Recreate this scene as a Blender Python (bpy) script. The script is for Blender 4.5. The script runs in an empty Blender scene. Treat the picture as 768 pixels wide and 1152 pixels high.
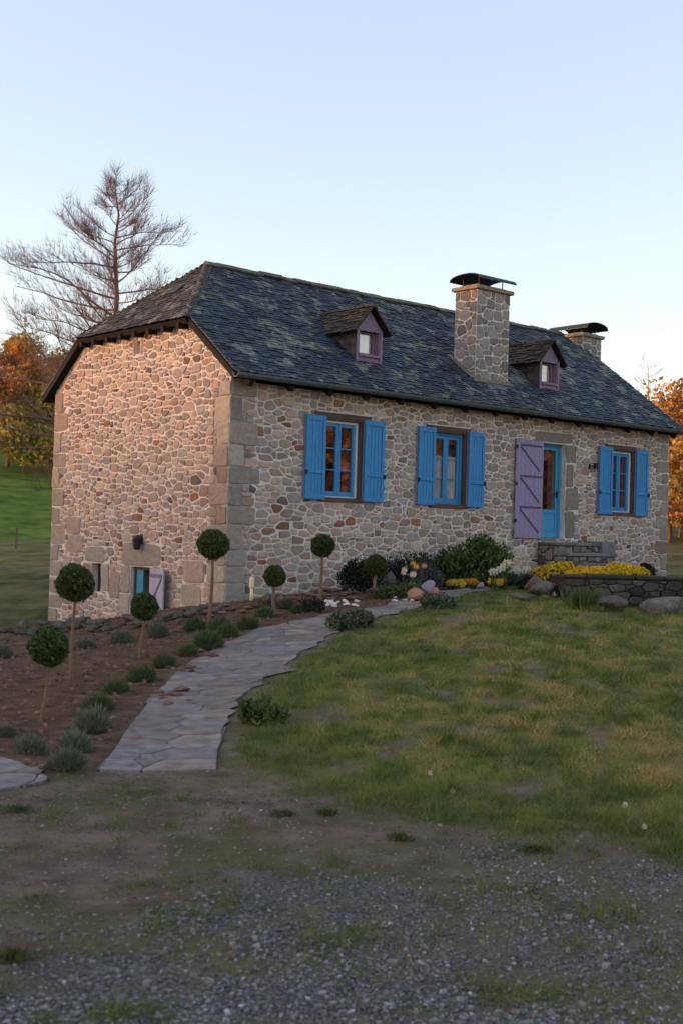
import bpy, bmesh, math, random
import numpy as np
from mathutils import Matrix, Vector

SC = bpy.context.scene
COL = SC.collection
RG = np.random.default_rng(7)
EYE = 1.6

# ------------------------------------------------------------------ noise
def vnoise(x, y, seed=0, z=None):
    x = np.asarray(x, float); y = np.asarray(y, float)
    if z is None: z = np.zeros_like(x)
    def h(i, j, k):
        n = (i.astype(np.int64)*374761393 + j.astype(np.int64)*668265263 + k.astype(np.int64)*2147483647 + seed*974634777)
        n = (n ^ (n >> 13))*1274126177 & 0x7fffffff
        n = n ^ (n >> 16)
        return (n & 0xffff)/65535.0
    xi, yi, zi = np.floor(x), np.floor(y), np.floor(z)
    fx, fy, fz = x-xi, y-yi, z-zi
    fx = fx*fx*(3-2*fx); fy = fy*fy*(3-2*fy); fz = fz*fz*(3-2*fz)
    r = 0
    for a in (0, 1):
        for b in (0, 1):
            for c in (0, 1):
                r = r + h(xi+a, yi+b, zi+c)*(fx if a else 1-fx)*(fy if b else 1-fy)*(fz if c else 1-fz)
    return r
def fbm(x, y, seed=0, oct=4, z=None):
    s, a, t = 0, .5, 0
    for o in range(oct):
        s = s + a*vnoise(x*2**o, y*2**o, seed+o*17, None if z is None else z*2**o); t += a; a *= .5
    return s/t
def sstep(a, b, x):
    t = np.clip((x-a)/(b-a), 0, 1); return t*t*(3-2*t)

# ------------------------------------------------------------------ mesh builder
class MB:
    def __init__(s): s.v=[]; s.c=[]; s.lt=[]; s.li=[]; s.mi=[]; s.n=0
    def add(s, v, f, col=None, mat=0):
        v = np.asarray(v, float).reshape(-1, 3)
        s.v.append(v)
        c = np.ones((len(v), 4))
        if col is not None: c[:, :3] = np.asarray(col)
        s.c.append(c)
        if isinstance(f, np.ndarray):
            s.lt.append(np.full(len(f), f.shape[1])); s.li.append((f+s.n).ravel()); k = len(f)
        else:
            s.lt.append(np.array([len(q) for q in f], int)); s.li.append(np.array([i for q in f for i in q], int)+s.n); k = len(f)
        s.mi.append(np.full(k, mat)); s.n += len(v)
    def box(s, x0, x1, y0, y1, z0, z1, col=None, mat=0):
        v = [(x0,y0,z0),(x1,y0,z0),(x1,y1,z0),(x0,y1,z0),(x0,y0,z1),(x1,y0,z1),(x1,y1,z1),(x0,y1,z1)]
        s.add(v, [(3,2,1,0),(4,5,6,7),(0,1,5,4),(1,2,6,5),(2,3,7,6),(3,0,4,7)], col, mat)
    def beam(s, a, b, w, h, up=(0,0,1), col=None, mat=0):
        a, b = np.array(a, float), np.array(b, float)
        d = b-a; d /= np.linalg.norm(d); u = np.array(up, float); r = np.cross(d, u); r /= np.linalg.norm(r); u = np.cross(r, d)
        v = [p+sx*r*w/2+sz*u*h/2 for p in (a, b) for sx, sz in ((-1,-1),(1,-1),(1,1),(-1,1))]
        s.add(v, [(0,1,2,3),(7,6,5,4),(0,4,5,1),(1,5,6,2),(2,6,7,3),(3,7,4,0)], col, mat)
    def tube(s, pts, rad, n=6, col=None, mat=0, cap=True):
        pts = np.asarray(pts, float); m = len(pts); rad = np.broadcast_to(np.asarray(rad, float), (m,))
        d = np.gradient(pts, axis=0); d /= np.linalg.norm(d, axis=1)[:, None]+1e-9
        ref = np.array([0,0,1.]) if abs(d[0,2]) < .9 else np.array([1.,0,0])
        r = np.cross(d, ref); r /= np.linalg.norm(r, axis=1)[:, None]+1e-9; u = np.cross(d, r)
        a = np.arange(n)/n*2*math.pi
        v = pts[:,None]+rad[:,None,None]*(np.cos(a)[None,:,None]*r[:,None]+np.sin(a)[None,:,None]*u[:,None])
        f = [(i*n+j, i*n+(j+1)%n, (i+1)*n+(j+1)%n, (i+1)*n+j) for i in range(m-1) for j in range(n)]
        if cap: f += [tuple(range(n))[::-1], tuple((m-1)*n+j for j in range(n))]
        s.add(v.reshape(-1,3), f, col, mat)
    def quads(s, c, a, b, col=None, mat=0):   # leaf rhombs: centre, half axis a, half axis b
        c = np.asarray(c); v = np.stack([c-a, c-b*.9+a*.1, c+a, c+b*.9+a*.1], 1)
        f = np.arange(len(c)*4).reshape(-1,4)
        if col is not None: col = np.repeat(np.broadcast_to(np.asarray(col), (len(c),3)), 4, 0)
        s.add(v.reshape(-1,3), f, col, mat)
    def build(s, name, mats, parent=None, smooth=False):
        me = bpy.data.meshes.new(name)
        if s.n:
            v = np.concatenate(s.v); c = np.concatenate(s.c); lt = np.concatenate(s.lt); li = np.concatenate(s.li); mi = np.concatenate(s.mi)
            me.vertices.add(len(v)); me.vertices.foreach_set('co', v.astype(np.float32).ravel())
            me.loops.add(len(li)); me.loops.foreach_set('vertex_index', li.astype(np.int32))
            me.polygons.add(len(lt)); ls = np.concatenate([[0], np.cumsum(lt)[:-1]])
            me.polygons.foreach_set('loop_start', ls.astype(np.int32)); me.polygons.foreach_set('loop_total', lt.astype(np.int32))
            me.polygons.foreach_set('material_index', mi.astype(np.int32))
            me.polygons.foreach_set('use_smooth', np.full(len(lt), smooth))
            at = me.color_attributes.new('tint', 'FLOAT_COLOR', 'POINT'); at.data.foreach_set('color', c.astype(np.float32).ravel())
            me.update(calc_edges=True)
        for m in (mats if isinstance(mats, (list, tuple)) else [mats]): me.materials.append(m)
        o = bpy.data.objects.new(name, me); COL.objects.link(o)
        if parent: o.parent = parent
        return o
def bevel(o, w=.005, seg=2):
    m = o.modifiers.new('bevel', 'BEVEL'); m.width = w; m.segments = seg; m.limit_method = 'ANGLE'; return o
def tag(o, label=None, cat=None, group=None, kind=None):
    if label: o['label'] = label
    if cat: o['category'] = cat
    if group: o['group'] = group
    if kind: o['kind'] = kind
    return o
def thing(name, label, cat, loc=(0,0,0), rz=0, group=None):
    o = bpy.data.objects.new(name, None); o.empty_display_size = .2; COL.objects.link(o)
    o.location = loc; o.rotation_euler = (0,0,rz); return tag(o, label, cat, group)
def dup(o, loc, rz=0, sc=1, label=None):
    r = o.copy(); COL.objects.link(r); r.location = loc; r.rotation_euler = (0,0,rz)
    r.scale = (sc,sc,sc) if np.isscalar(sc) else sc
    if label: r['label'] = label
    for ch in [c for c in COL.objects if c.parent == o]:
        k = ch.copy(); COL.objects.link(k); k.parent = r
        for g in [c for c in COL.objects if c.parent == ch]:
            q = g.copy(); COL.objects.link(q); q.parent = k
    return r

# ------------------------------------------------------------------ materials
def newmat(name):
    m = bpy.data.materials.new(name); m.use_nodes = True
    nt = m.node_tree; return m, nt, nt.nodes['Principled BSDF']
def N(nt, t, **kw):
    n = nt.nodes.new(t)
    for k, v in kw.items(): setattr(n, k, v)
    return n
def L(nt, a, b): nt.links.new(a, b)
def noise_node(nt, scale, detail=4, stretch=None, rough=.6):
    tc = N(nt, 'ShaderNodeTexCoord'); n = N(nt, 'ShaderNodeTexNoise'); n.inputs['Scale'].default_value = scale
    n.inputs['Detail'].default_value = detail; n.inputs['Roughness'].default_value = rough
    if stretch:
        mp = N(nt, 'ShaderNodeMapping'); mp.inputs['Scale'].default_value = stretch
        L(nt, tc.outputs['Object'], mp.inputs[0]); L(nt, mp.outputs[0], n.inputs['Vector'])
    else: L(nt, tc.outputs['Object'], n.inputs['Vector'])
    return n.outputs['Fac']
def ramp(nt, fac, stops):
    r = N(nt, 'ShaderNodeValToRGB'); e = r.color_ramp.elements
    while len(e) < len(stops): e.new(.5)
    for q, (p, c) in zip(e, stops):
        q.position = p; q.color = (*c, 1) if len(c) == 3 else c
    L(nt, fac, r.inputs[0]); return r.outputs[0]
def mix(nt, fac, a, b, mode='MIX'):
    m = N(nt, 'ShaderNodeMix', data_type='RGBA', blend_type=mode)
    for s, k in ((fac, 0), (a, 6), (b, 7)):
        if isinstance(s, (int, float)): m.inputs[k].default_value = s
        elif isinstance(s, tuple): m.inputs[k].default_value = (*s, 1)
        else: L(nt, s, m.inputs[k])
    return m.outputs[2]
def attr(nt, name='tint'):
    a = N(nt, 'ShaderNodeAttribute'); a.attribute_name = name; return a
def bump(nt, bs, h, strength, dist=.01):
    b = N(nt, 'ShaderNodeBump'); b.inputs['Strength'].default_value = strength; b.inputs['Distance'].default_value = dist
    L(nt, h, b.inputs['Height']); L(nt, b.outputs[0], bs.inputs['Normal'])
g1 = lambda v: (v, v, v)
def M(name, base=None, rough=.8, ns=8, amt=.3, bs_=30, bstr=.3, bd=.01, stretch=None, metal=0, spec=.3, trans=0, obj_rand=0):
    """base None -> vertex tint; noise multiplies the colour, second noise bumps"""
    m, nt, b = newmat(name)
    c = attr(nt).outputs['Color'] if base is None else base
    n = noise_node(nt, ns, 5, stretch)
    c = mix(nt, 1., ramp(nt, n, [(.25, g1(1-amt)), (.75, g1(1+amt))]), c, 'MULTIPLY')
    if obj_rand:
        oi = N(nt, 'ShaderNodeObjectInfo')
        c = mix(nt, 1., ramp(nt, oi.outputs['Random'], [(0, g1(1-obj_rand)), (.5, (1+obj_rand*.4, 1, 1-obj_rand*.3)), (1, g1(1+obj_rand))]), c, 'MULTIPLY')
    L(nt, c, b.inputs['Base Color']); b.inputs['Roughness'].default_value = rough; b.inputs['Metallic'].default_value = metal
    b.inputs['Specular IOR Level'].default_value = spec
    if bstr: bump(nt, b, noise_node(nt, bs_, 5, stretch), bstr, bd)
    if trans:
        t = N(nt, 'ShaderNodeBsdfTranslucent'); L(nt, c, t.inputs[0]); ms = N(nt, 'ShaderNodeMixShader'); ms.inputs[0].default_value = trans
        L(nt, b.outputs[0], ms.inputs[1]); L(nt, t.outputs[0], ms.inputs[2]); L(nt, ms.outputs[0], nt.nodes['Material Output'].inputs[0])
    return m
MAT = dict(
    stone=M('stone', None, .92, 14, .28, 45, .55, .012, spec=.15),
    mortar=M('lime_mortar', (.66,.57,.52), .95, 5, .22, 60, .7, .012, spec=.1),
    deck=M('roof_timber', (.016,.012,.010), .9, 10, .3),
    wood=M('brown_wood', (.105,.062,.045), .75, 6, .35, 40, .3, .004, (1,1,8)),
    blue=M('blue_paint', (.042,.235,.50), .5, 9, .28, 50, .12, .003, (6,6,1)),
    pale_lilac=M('pale_lilac_paint', (.37,.35,.46), .6, 9, .2),
    grey_lilac=M('grey_lilac_paint', (.15,.145,.20), .6, 9, .2),
    sky_blue=M('light_blue_paint', (.045,.24,.42), .45, 5, .12, 50, .1, .003),
    lilac=M('lilac_paint', (.29,.23,.37), .6, 9, .25, 50, .12, .003, (6,6,1)),
    mauve=M('mauve_paint', (.22,.145,.205), .6, 6, .16, 40, .15, .003),
    batten=M('brace_shadow_lilac', (.10,.075,.14), .6, 5, .15),  # shadow lines of the door shutter braces put into a darker lilac
    white=M('white_paint', (.62,.64,.70), .5, 5, .08),
    cloth=M('white_curtain', (.78,.75,.74), .9, 6, .12),
    red_cloth=M('red_curtain', (.28,.075,.055), .9, 6, .5),
    iron=M('black_iron', (.02,.02,.024), .55, 10, .2),
    zinc=M('zinc_gutter', (.12,.14,.145), .5, 6, .25, metal=.3),
    copper=M('green_black_sheet', (.02,.03,.03), .42, 6, .35, metal=.4),
    cheek=M('cheek_slate', None, .85, 9, .3),
    cream=M('cream_plastic', (.75,.62,.36), .5, 6, .06),
    leaf=M('leaf', None, .6, 3, .2, bstr=0, trans=.2, obj_rand=.12),
    petal=M('petal', None, .6, 12, .1, bstr=0, trans=.2),
    bark=M('bark', (.16,.095,.065), .9, 12, .3, 25, .6, .02, (1,1,.3)),
    palebark=M('pale_bark', (.17,.115,.075), .9, 20, .25),
    twig=M('twig', (.19,.105,.085), .85, 6, .25, bstr=0),
    rock=M('rock', (.155,.13,.112), .95, 3.0, .45, 12, .7, .04, obj_rand=.3),
    redrock=M('reddish_rock', (.17,.098,.078), .95, 3.0, .4, 12, .7, .03, obj_rand=.3),
    whiterock=M('white_stone', (.62,.58,.58), .85, 4, .15, 14, .4, .02, obj_rand=.1),
    lilacrock=M('pale_lilac_stone', (.27,.225,.255), .85, 4, .2, 14, .4, .02),
    pinkrock=M('pink_stone', (.34,.17,.12), .85, 4, .2, 14, .4, .02),
    blade=M('grass_blade', None, .7, 1, .1, bstr=0, trans=.25),
    pebble=M('gravel_stone', None, .85, 40, .25, bstr=0),
    flag=M('flagstone', None, .92, 7, .5, 25, .8, .015),
    grit=M('path_joint', (.15,.118,.10), .95, 12, .3, 60, .6, .01),
    mud=M('bed_soil', (.06,.038,.027), 1., 6, .4, 14, 1., .05),
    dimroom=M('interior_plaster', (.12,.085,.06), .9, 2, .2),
    weathered=M('weathered_post', (.13,.12,.115), .9, 12, .3),
)
for k_, col_ in (('rock', (.15,.128,.108)),):
    m, nt, b = newmat('mossy_rock'); oi = N(nt, 'ShaderNodeObjectInfo')
    c = mix(nt, 1., ramp(nt, noise_node(nt, 2.6, 6), [(.3, (.09,.078,.068)), (.5, col_), (.7, (.24,.205,.17))]), ramp(nt, oi.outputs['Random'], [(0, g1(.7)), (1, g1(1.2))]), 'MULTIPLY')
    c = mix(nt, ramp(nt, noise_node(nt, 1.6, 5), [(.5, g1(0)), (.6, g1(.8))]), c, (.085,.085,.035))
    L(nt, c, b.inputs['Base Color']); b.inputs['Roughness'].default_value = .95; bump(nt, b, noise_node(nt, 7, 6), .9, .08); MAT[k_] = m
# slates with lichen
m, nt, b = newmat('slate')
c = mix(nt, 1., ramp(nt, noise_node(nt, 7, 5), [(.25, g1(.7)), (.75, g1(1.35))]), attr(nt).outputs['Color'], 'MULTIPLY')
li = ramp(nt, noise_node(nt, 2.3, 6, None, .66), [(.535, g1(0)), (.585, g1(.92))])
lc = ramp(nt, noise_node(nt, 9, 3), [(.35, (.11,.115,.09)), (.65, (.25,.25,.20))])
c = mix(nt, li, c, lc)
L(nt, c, b.inputs['Base Color']); b.inputs['Roughness'].default_value = .62; b.inputs['Specular IOR Level'].default_value = .28
bump(nt, b, noise_node(nt, 30, 5), .5, .008); MAT['slate'] = m
m, nt, b = newmat('mossy_slate')
c = attr(nt).outputs['Color']
c = mix(nt, ramp(nt, noise_node(nt, 5, 5), [(.42, g1(0)), (.6, g1(1))]), c, ramp(nt, noise_node(nt, 3, 4), [(.35, (.13,.13,.085)), (.5, (.07,.055,.034)), (.62, (.17,.07,.028))]))
L(nt, c, b.inputs['Base Color']); b.inputs['Roughness'].default_value = .95; bump(nt, b, noise_node(nt, 26, 5), .9, .02); MAT['mossy'] = m
# window glass: mirror-like at this angle, dark room behind
m, nt, b = newmat('window_glass')
tr = N(nt, 'ShaderNodeBsdfTransparent'); tr.inputs[0].default_value = (.8,.8,.78,1)
gl = N(nt, 'ShaderNodeBsdfGlossy'); gl.inputs['Roughness'].default_value = .015
bp = N(nt, 'ShaderNodeBump'); bp.inputs['Strength'].default_value = .06; bp.inputs['Distance'].default_value = .02
L(nt, noise_node(nt, 2.2, 1), bp.inputs['Height']); L(nt, bp.outputs[0], gl.inputs['Normal'])
ms = N(nt, 'ShaderNodeMixShader'); ms.inputs[0].default_value = .25
L(nt, tr.outputs[0], ms.inputs[1]); L(nt, gl.outputs[0], ms.inputs[2]); L(nt, ms.outputs[0], nt.nodes['Material Output'].inputs[0]); MAT['glass'] = m

# ------------------------------------------------------------------ camera
F_PX, PITCH, ROLL = 1396.5, .018, .028
f0 = Vector((0, math.cos(PITCH), math.sin(PITCH))); u0 = Vector((0, -math.sin(PITCH), math.cos(PITCH))); r0 = Vector((1,0,0))
cr, sr = math.cos(ROLL), math.sin(ROLL)
right, up = r0*cr+u0*sr, u0*cr-r0*sr
cam = bpy.data.cameras.new('camera'); co = bpy.data.objects.new('camera', cam); COL.objects.link(co)
mw = Matrix.Identity(4)
for i in range(3): mw[i][0] = right[i]; mw[i][1] = up[i]; mw[i][2] = -f0[i]
mw[0][3], mw[1][3], mw[2][3] = 0, 0, EYE
co.matrix_world = mw
cam.sensor_fit = 'VERTICAL'; cam.sensor_height = 36; cam.lens = F_PX/1152*36; cam.clip_end = 3000
cam.dof.use_dof = True; cam.dof.focus_distance = 22; cam.dof.aperture_fstop = 4.2
SC.camera = co
def ray(px, py):
    X, Y = px-384, py-576
    return np.array((right*(X/F_PX) - up*(Y/F_PX) + f0)[:])

# ------------------------------------------------------------------ terrain
def at_z(px, py, z):       # world x, y where the view ray meets height z (relative to the eye)
    r = ray(px, py); t = z/r[2]; return r[0]*t, r[1]*t
HX, HY, HR = -1.793, 20.149, math.atan2(.6555, .7552)
def house(u, v):
    return HX+u*math.cos(HR)-v*math.sin(HR), HY+u*math.sin(HR)+v*math.cos(HR)
CP = []
for px, py, z in [(112,870,-1.6),(245,868,-1.58),(340,720,-1.38),(450,685,-1.1),(240,780,-1.5),(768,940,-1.55),(600,925,-1.55),(420,905,-1.56),
                  (768,690,-1.1),(690,690,-1.06),(600,690,-1.03),(560,668,-.93),(50,810,-1.6),(80,770,-1.6),(150,740,-1.56),(237,703,-1.36),(0,730,-1.75),
                  (650,760,-1.27),(650,850,-1.47),(450,760,-1.38),(300,850,-1.55),(0,885,-1.6),(160,800,-1.56),(300,700,-1.28),(360,680,-1.12),(420,673,-1.02)]:
    CP.append((*at_z(px, py, z), z))
for u, v, z in [(.15,6.5,-1.93),(.15,3.1,-1.64),(.15,.2,-1.14),(2,.3,-1.03),(4.5,.3,-.95),(6.3,.3,-.87),(9,.1,-.66),(12.6,.2,-.64),(5,-1.2,-.92),(8,-1.5,-.72),(13,2,-.7)]:
    CP.append((*house(u, v), z))
for x, y in [(-8,0),(0,0),(8,0),(-8,4),(0,4),(4,4),(12,4),(-7,8)]: CP.append((x, y, -1.6))
for x, y, z in [(12,12,-1.35),(12,20,-1.1),(12,28,-.8),(-8,14,-1.72),(-9,20,-1.85),(-6,28,-1.85),(-9,28,-1.85)]: CP.append((x, y, z))
CP = np.array(CP)
def _k(r2): return np.where(r2 > 1e-9, r2*np.log(r2+1e-12), 0)
n = len(CP); A = np.zeros((n+3, n+3)); P = CP[:, :2]/10
A[:n,:n] = _k(((P[:,None]-P[None])**2).sum(-1)) + np.eye(n)*.02; A[:n,n] = 1; A[:n,n+1:] = P; A[n,:n] = 1; A[n+1:,:n] = P.T
SOL = np.linalg.solve(A, np.concatenate([CP[:,2], [0,0,0]]))
def terrain(x, y):
    x = np.atleast_1d(np.asarray(x, float)); y = np.atleast_1d(np.asarray(y, float))
    xc, yc = np.clip(x, -9, 12)/10, np.clip(y, 0, 28)/10
    z = _k((xc[:,None]-P[None,:,0])**2+(yc[:,None]-P[None,:,1])**2)@SOL[:n] + SOL[n]+SOL[n+1]*xc+SOL[n+2]*yc
    left = np.interp(y, [0,27,60,78,88,102,150,420], [-1.7,-1.85,-1.25,-.9,1.2,5.0,10,30])
    rgt = np.interp(y, [0,27,36,60,80,100,150,420], [-1.5,-.8,-.7,.2,2.6,4.6,9,28])
    t = sstep(-8, 14, x*30/np.maximum(y, 30)); far = left*(1-t)+rgt*t
    w = sstep(24, 34, y + 0*x); w = np.maximum(w, sstep(12, 40, np.abs(x-1)))
    z = z*(1-w)+far*w
    z = z + (fbm(x*2.3, y*2.3, 33)-.5)*.06*sstep(7, 9, y)*sstep(30, 24, y)*sstep(-1.5, 0, x) + (fbm(x*.9, y*.9, 3)-.5)*.05 + (fbm(x*3.1, y*3.1, 5)-.5)*.03 + (fbm(x*.05, y*.05, 9)-.5)*3.*sstep(40, 110, y)
    return z+EYE
def spot(px, py, tmin=3.0):
    r = ray(px, py); ts = np.concatenate([np.arange(tmin, 40, .02), np.arange(40, 160, .2)])
    d = EYE+r[2]*ts-terrain(r[0]*ts, r[1]*ts)
    k = np.argmax(d < 0) if (d < 0).any() else len(ts)-1
    t = ts[k]; x, y = r[0]*t, r[1]*t
    hu = lambda x, y: ((x-HX)*math.cos(HR)+(y-HY)*math.sin(HR), -(x-HX)*math.sin(HR)+(y-HY)*math.cos(HR))
    u_, v_ = hu(x, y)
    if 0 < u_ < 13.2 and -.1 < v_ < 9:                           # keep plants and stones clear of the masonry
        while hu(x, y)[1] > -.12: t -= .02; x, y = r[0]*t, r[1]*t
    return np.array([x, y, float(terrain(x, y)[0])]), t/F_PX     # ground point, metres per photo pixel there

def rise(px, ytop, p):       # height above ground point p that reaches up to the photo row ytop
    r = ray(px, ytop); return max(.05, EYE+r[2]*p[1]/r[1]-p[2])
def polyd(px, py, poly):     # signed distance, positive inside
    poly = np.asarray(poly, float); ins = np.zeros(px.shape, bool); dm = np.full(px.shape, 1e9)
    for (x0, y0), (x1, y1) in zip(poly, np.roll(poly, -1, 0)):
        c = ((y0 > py) != (y1 > py)) & (px < (x1-x0)*(py-y0)/((y1-y0) if y1 != y0 else 1e-9)+x0); ins ^= c
        dx, dy = x1-x0, y1-y0; t = np.clip(((px-x0)*dx+(py-y0)*dy)/(dx*dx+dy*dy+1e-12), 0, 1)
        dm = np.minimum(dm, np.hypot(px-x0-t*dx, py-y0-t*dy))
    return np.where(ins, dm, -dm)
PL = [spot(*p)[0][:2] for p in [(112,868),(150,812),(190,765),(215,745),(245,728),(290,708),(340,698),(385,692),(430,683),(470,673),(510,664),(545,660)]]
PR = [spot(*p)[0][:2] for p in [(243,867),(246,830),(262,792),(300,760),(340,732),(370,714),(400,701),(440,691),(478,681),(520,670),(556,664)]]
PATH = np.array(PL+PR[::-1])
PATH2 = np.array([spot(*p)[0][:2] for p in [(-25,848),(8,855),(36,868),(60,879),(40,884),(-25,893)]])
LAWN = np.array([spot(*p)[0][:2] for p in [(250,868),(300,880),(420,903),(500,918),(600,938),(700,955),(768,966)]]+[np.array(p) for p in [(4,6.2),(16,6),(16,25),(9,27)]]+[np.array(house(8.2,-1.6)), np.array(house(6.0,-1.0))]+PR[::-1])
BED = np.array(PL+[np.array(house(6,.2)), np.array(house(.2,.2)), np.array(house(.2,6.6)), spot(-40,712)[0][:2], spot(-90,850)[0][:2], spot(0,853)[0][:2], spot(60,876)[0][:2]])
def masks(x, y):
    nz = (fbm(x*2.2, y*2.2, 21)-.5)*.9
    lawn = sstep(-.25, .35, polyd(x, y, LAWN)+nz*.8)
    pd = polyd(x, y, PATH); lawn = lawn*np.where(y < 17, sstep(.02, .28, -pd+nz*.25), 1)      # trodden earth beside the path
    bare = sstep(.63, .70, fbm(x*2.6+40, y*1.7, 61, 4)); lawn = lawn*(1-.8*bare)
    bed = sstep(-.1, .1, polyd(x, y, BED)+nz*.2)
    mead = np.maximum(sstep(18.6, 20.2, y+nz)*sstep(-4.4, -4.9, x), sstep(25.5, 27, y))*(1-bed)
    grav = sstep(-.5, .6, (6.2+1.3*np.minimum(x, 0)-y)*.8+nz*2.2)
    return lawn, bed, mead, grav*(1-lawn)
def gridline(a, b, step, lo, hi):
    core = list(np.arange(a, b+1e-6, step)); s = step; p = b; out = []
    while p < hi: s *= 1.17; p += s; out.append(p)
    s = step; p = a; pre = []
    while p > lo: s *= 1.17; p -= s; pre.append(p)
    return np.array(pre[::-1]+core+out)
gx = gridline(-8, 10, .11, -420, 420); gy = gridline(2.5, 26, .11, -40, 600)
XX, YY = np.meshgrid(gx, gy); xf, yf = XX.ravel(), YY.ravel(); zf = terrain(xf, yf)
la, be, me_, gr = masks(xf, yf)
zf = zf + (fbm(xf*5, yf*5, 40)-.5)*.07*be*(polyd(xf, yf, PATH) < -.15)
under = np.maximum(polyd(xf, yf, PATH), polyd(xf, yf, PATH2)); zf = zf-.02*sstep(-.05, .1, under)
# base ground material reading the masks
m, nt, b = newmat('ground')
ca = attr(nt, 'tint'); sep = N(nt, 'ShaderNodeSeparateColor'); L(nt, ca.outputs['Color'], sep.inputs[0])
soil = ramp(nt, noise_node(nt, 5, 6), [(.3, (.078,.044,.029)), (.55, (.15,.09,.06)), (.8, (.215,.145,.105))])
dirt = ramp(nt, noise_node(nt, 3.5, 7), [(.3, (.095,.07,.054)), (.5, (.18,.135,.105)), (.68, (.25,.19,.15))])
dirt = mix(nt, ramp(nt, noise_node(nt, 1.1, 5), [(.48, g1(0)), (.6, g1(.75))]), dirt, (.11,.112,.045))
gravel = ramp(nt, noise_node(nt, 60, 4), [(.35, (.04,.038,.036)), (.5, (.125,.117,.11)), (.62, (.25,.24,.23))])
gravel = mix(nt, ramp(nt, noise_node(nt, 1.0, 5), [(.40, g1(0)), (.54, g1(.9))]), gravel, (.15,.138,.068))
lawnc = ramp(nt, noise_node(nt, 2.2, 6, (1.3,.7,1)), [(.3, (.075,.10,.026)), (.5, (.15,.16,.045)), (.66, (.26,.20,.085))])
meadc = ramp(nt, noise_node(nt, .5, 8, (1,1.6,1), .7), [(.35, (.042,.08,.014)), (.5, (.09,.145,.024)), (.62, (.135,.18,.036))])
pastc = ramp(nt, noise_node(nt, .9, 8, (1,.35,1), .7), [(.38, (.055,.07,.02)), (.5, (.12,.115,.045)), (.62, (.17,.15,.07))])
meadc = mix(nt, attr(nt, 'hill').outputs['Fac'], pastc, meadc)
c = mix(nt, sep.outputs['Blue'], dirt, gravel); c = mix(nt, sep.outputs['Green'], c, soil); c = mix(nt, sep.outputs['Red'], c, lawnc)
mm = attr(nt, 'meadow'); c = mix(nt, mm.outputs['Fac'], c, meadc)
L(nt, c, b.inputs['Base Color']); b.inputs['Roughness'].default_value = 1.; b.inputs['Specular IOR Level'].default_value = .05
bump(nt, b, noise_node(nt, 22, 6, None, .7), 1., .05); MAT['ground'] = m
nx, ny = len(gx), len(gy)
ii = (np.arange(ny-1)[:,None]*nx+np.arange(nx-1)[None]).ravel(); quads = np.stack([ii, ii+1, ii+nx+1, ii+nx], 1)
fm = lambda a: a[quads].mean(1)
cls = np.where(fm(me_) > .5, 3, np.where(fm(be) > .5, 2, np.where(fm(la) > .5, 1, 0)))
for k, (nm, lb) in enumerate([('gravel_drive', 'grey gravel and bare earth in the foreground'), ('lawn', 'mossy lawn mound rising to the house'), ('flower_bed', 'dark bare soil bed left of the path'), ('meadow', 'green meadow hillside behind the house')]):
    q = quads[cls == k]; used, inv = np.unique(q, return_inverse=True)
    mb = MB(); mb.add(np.stack([xf, yf, zf], 1)[used], inv.reshape(q.shape), np.stack([la, be, gr], 1)[used])
    o = mb.build(nm, MAT['ground'], smooth=True); tag(o, lb, nm.replace('_', ' '), kind='structure')
    a = o.data.attributes.new('meadow', 'FLOAT', 'POINT'); a.data.foreach_set('value', me_[used].astype(np.float32))
    a = o.data.attributes.new('hill', 'FLOAT', 'POINT'); a.data.foreach_set('value', sstep(70, 77, yf[used]+3*(fbm(xf[used]*.2, yf[used]*.2, 8)-.5)).astype(np.float32))

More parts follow.
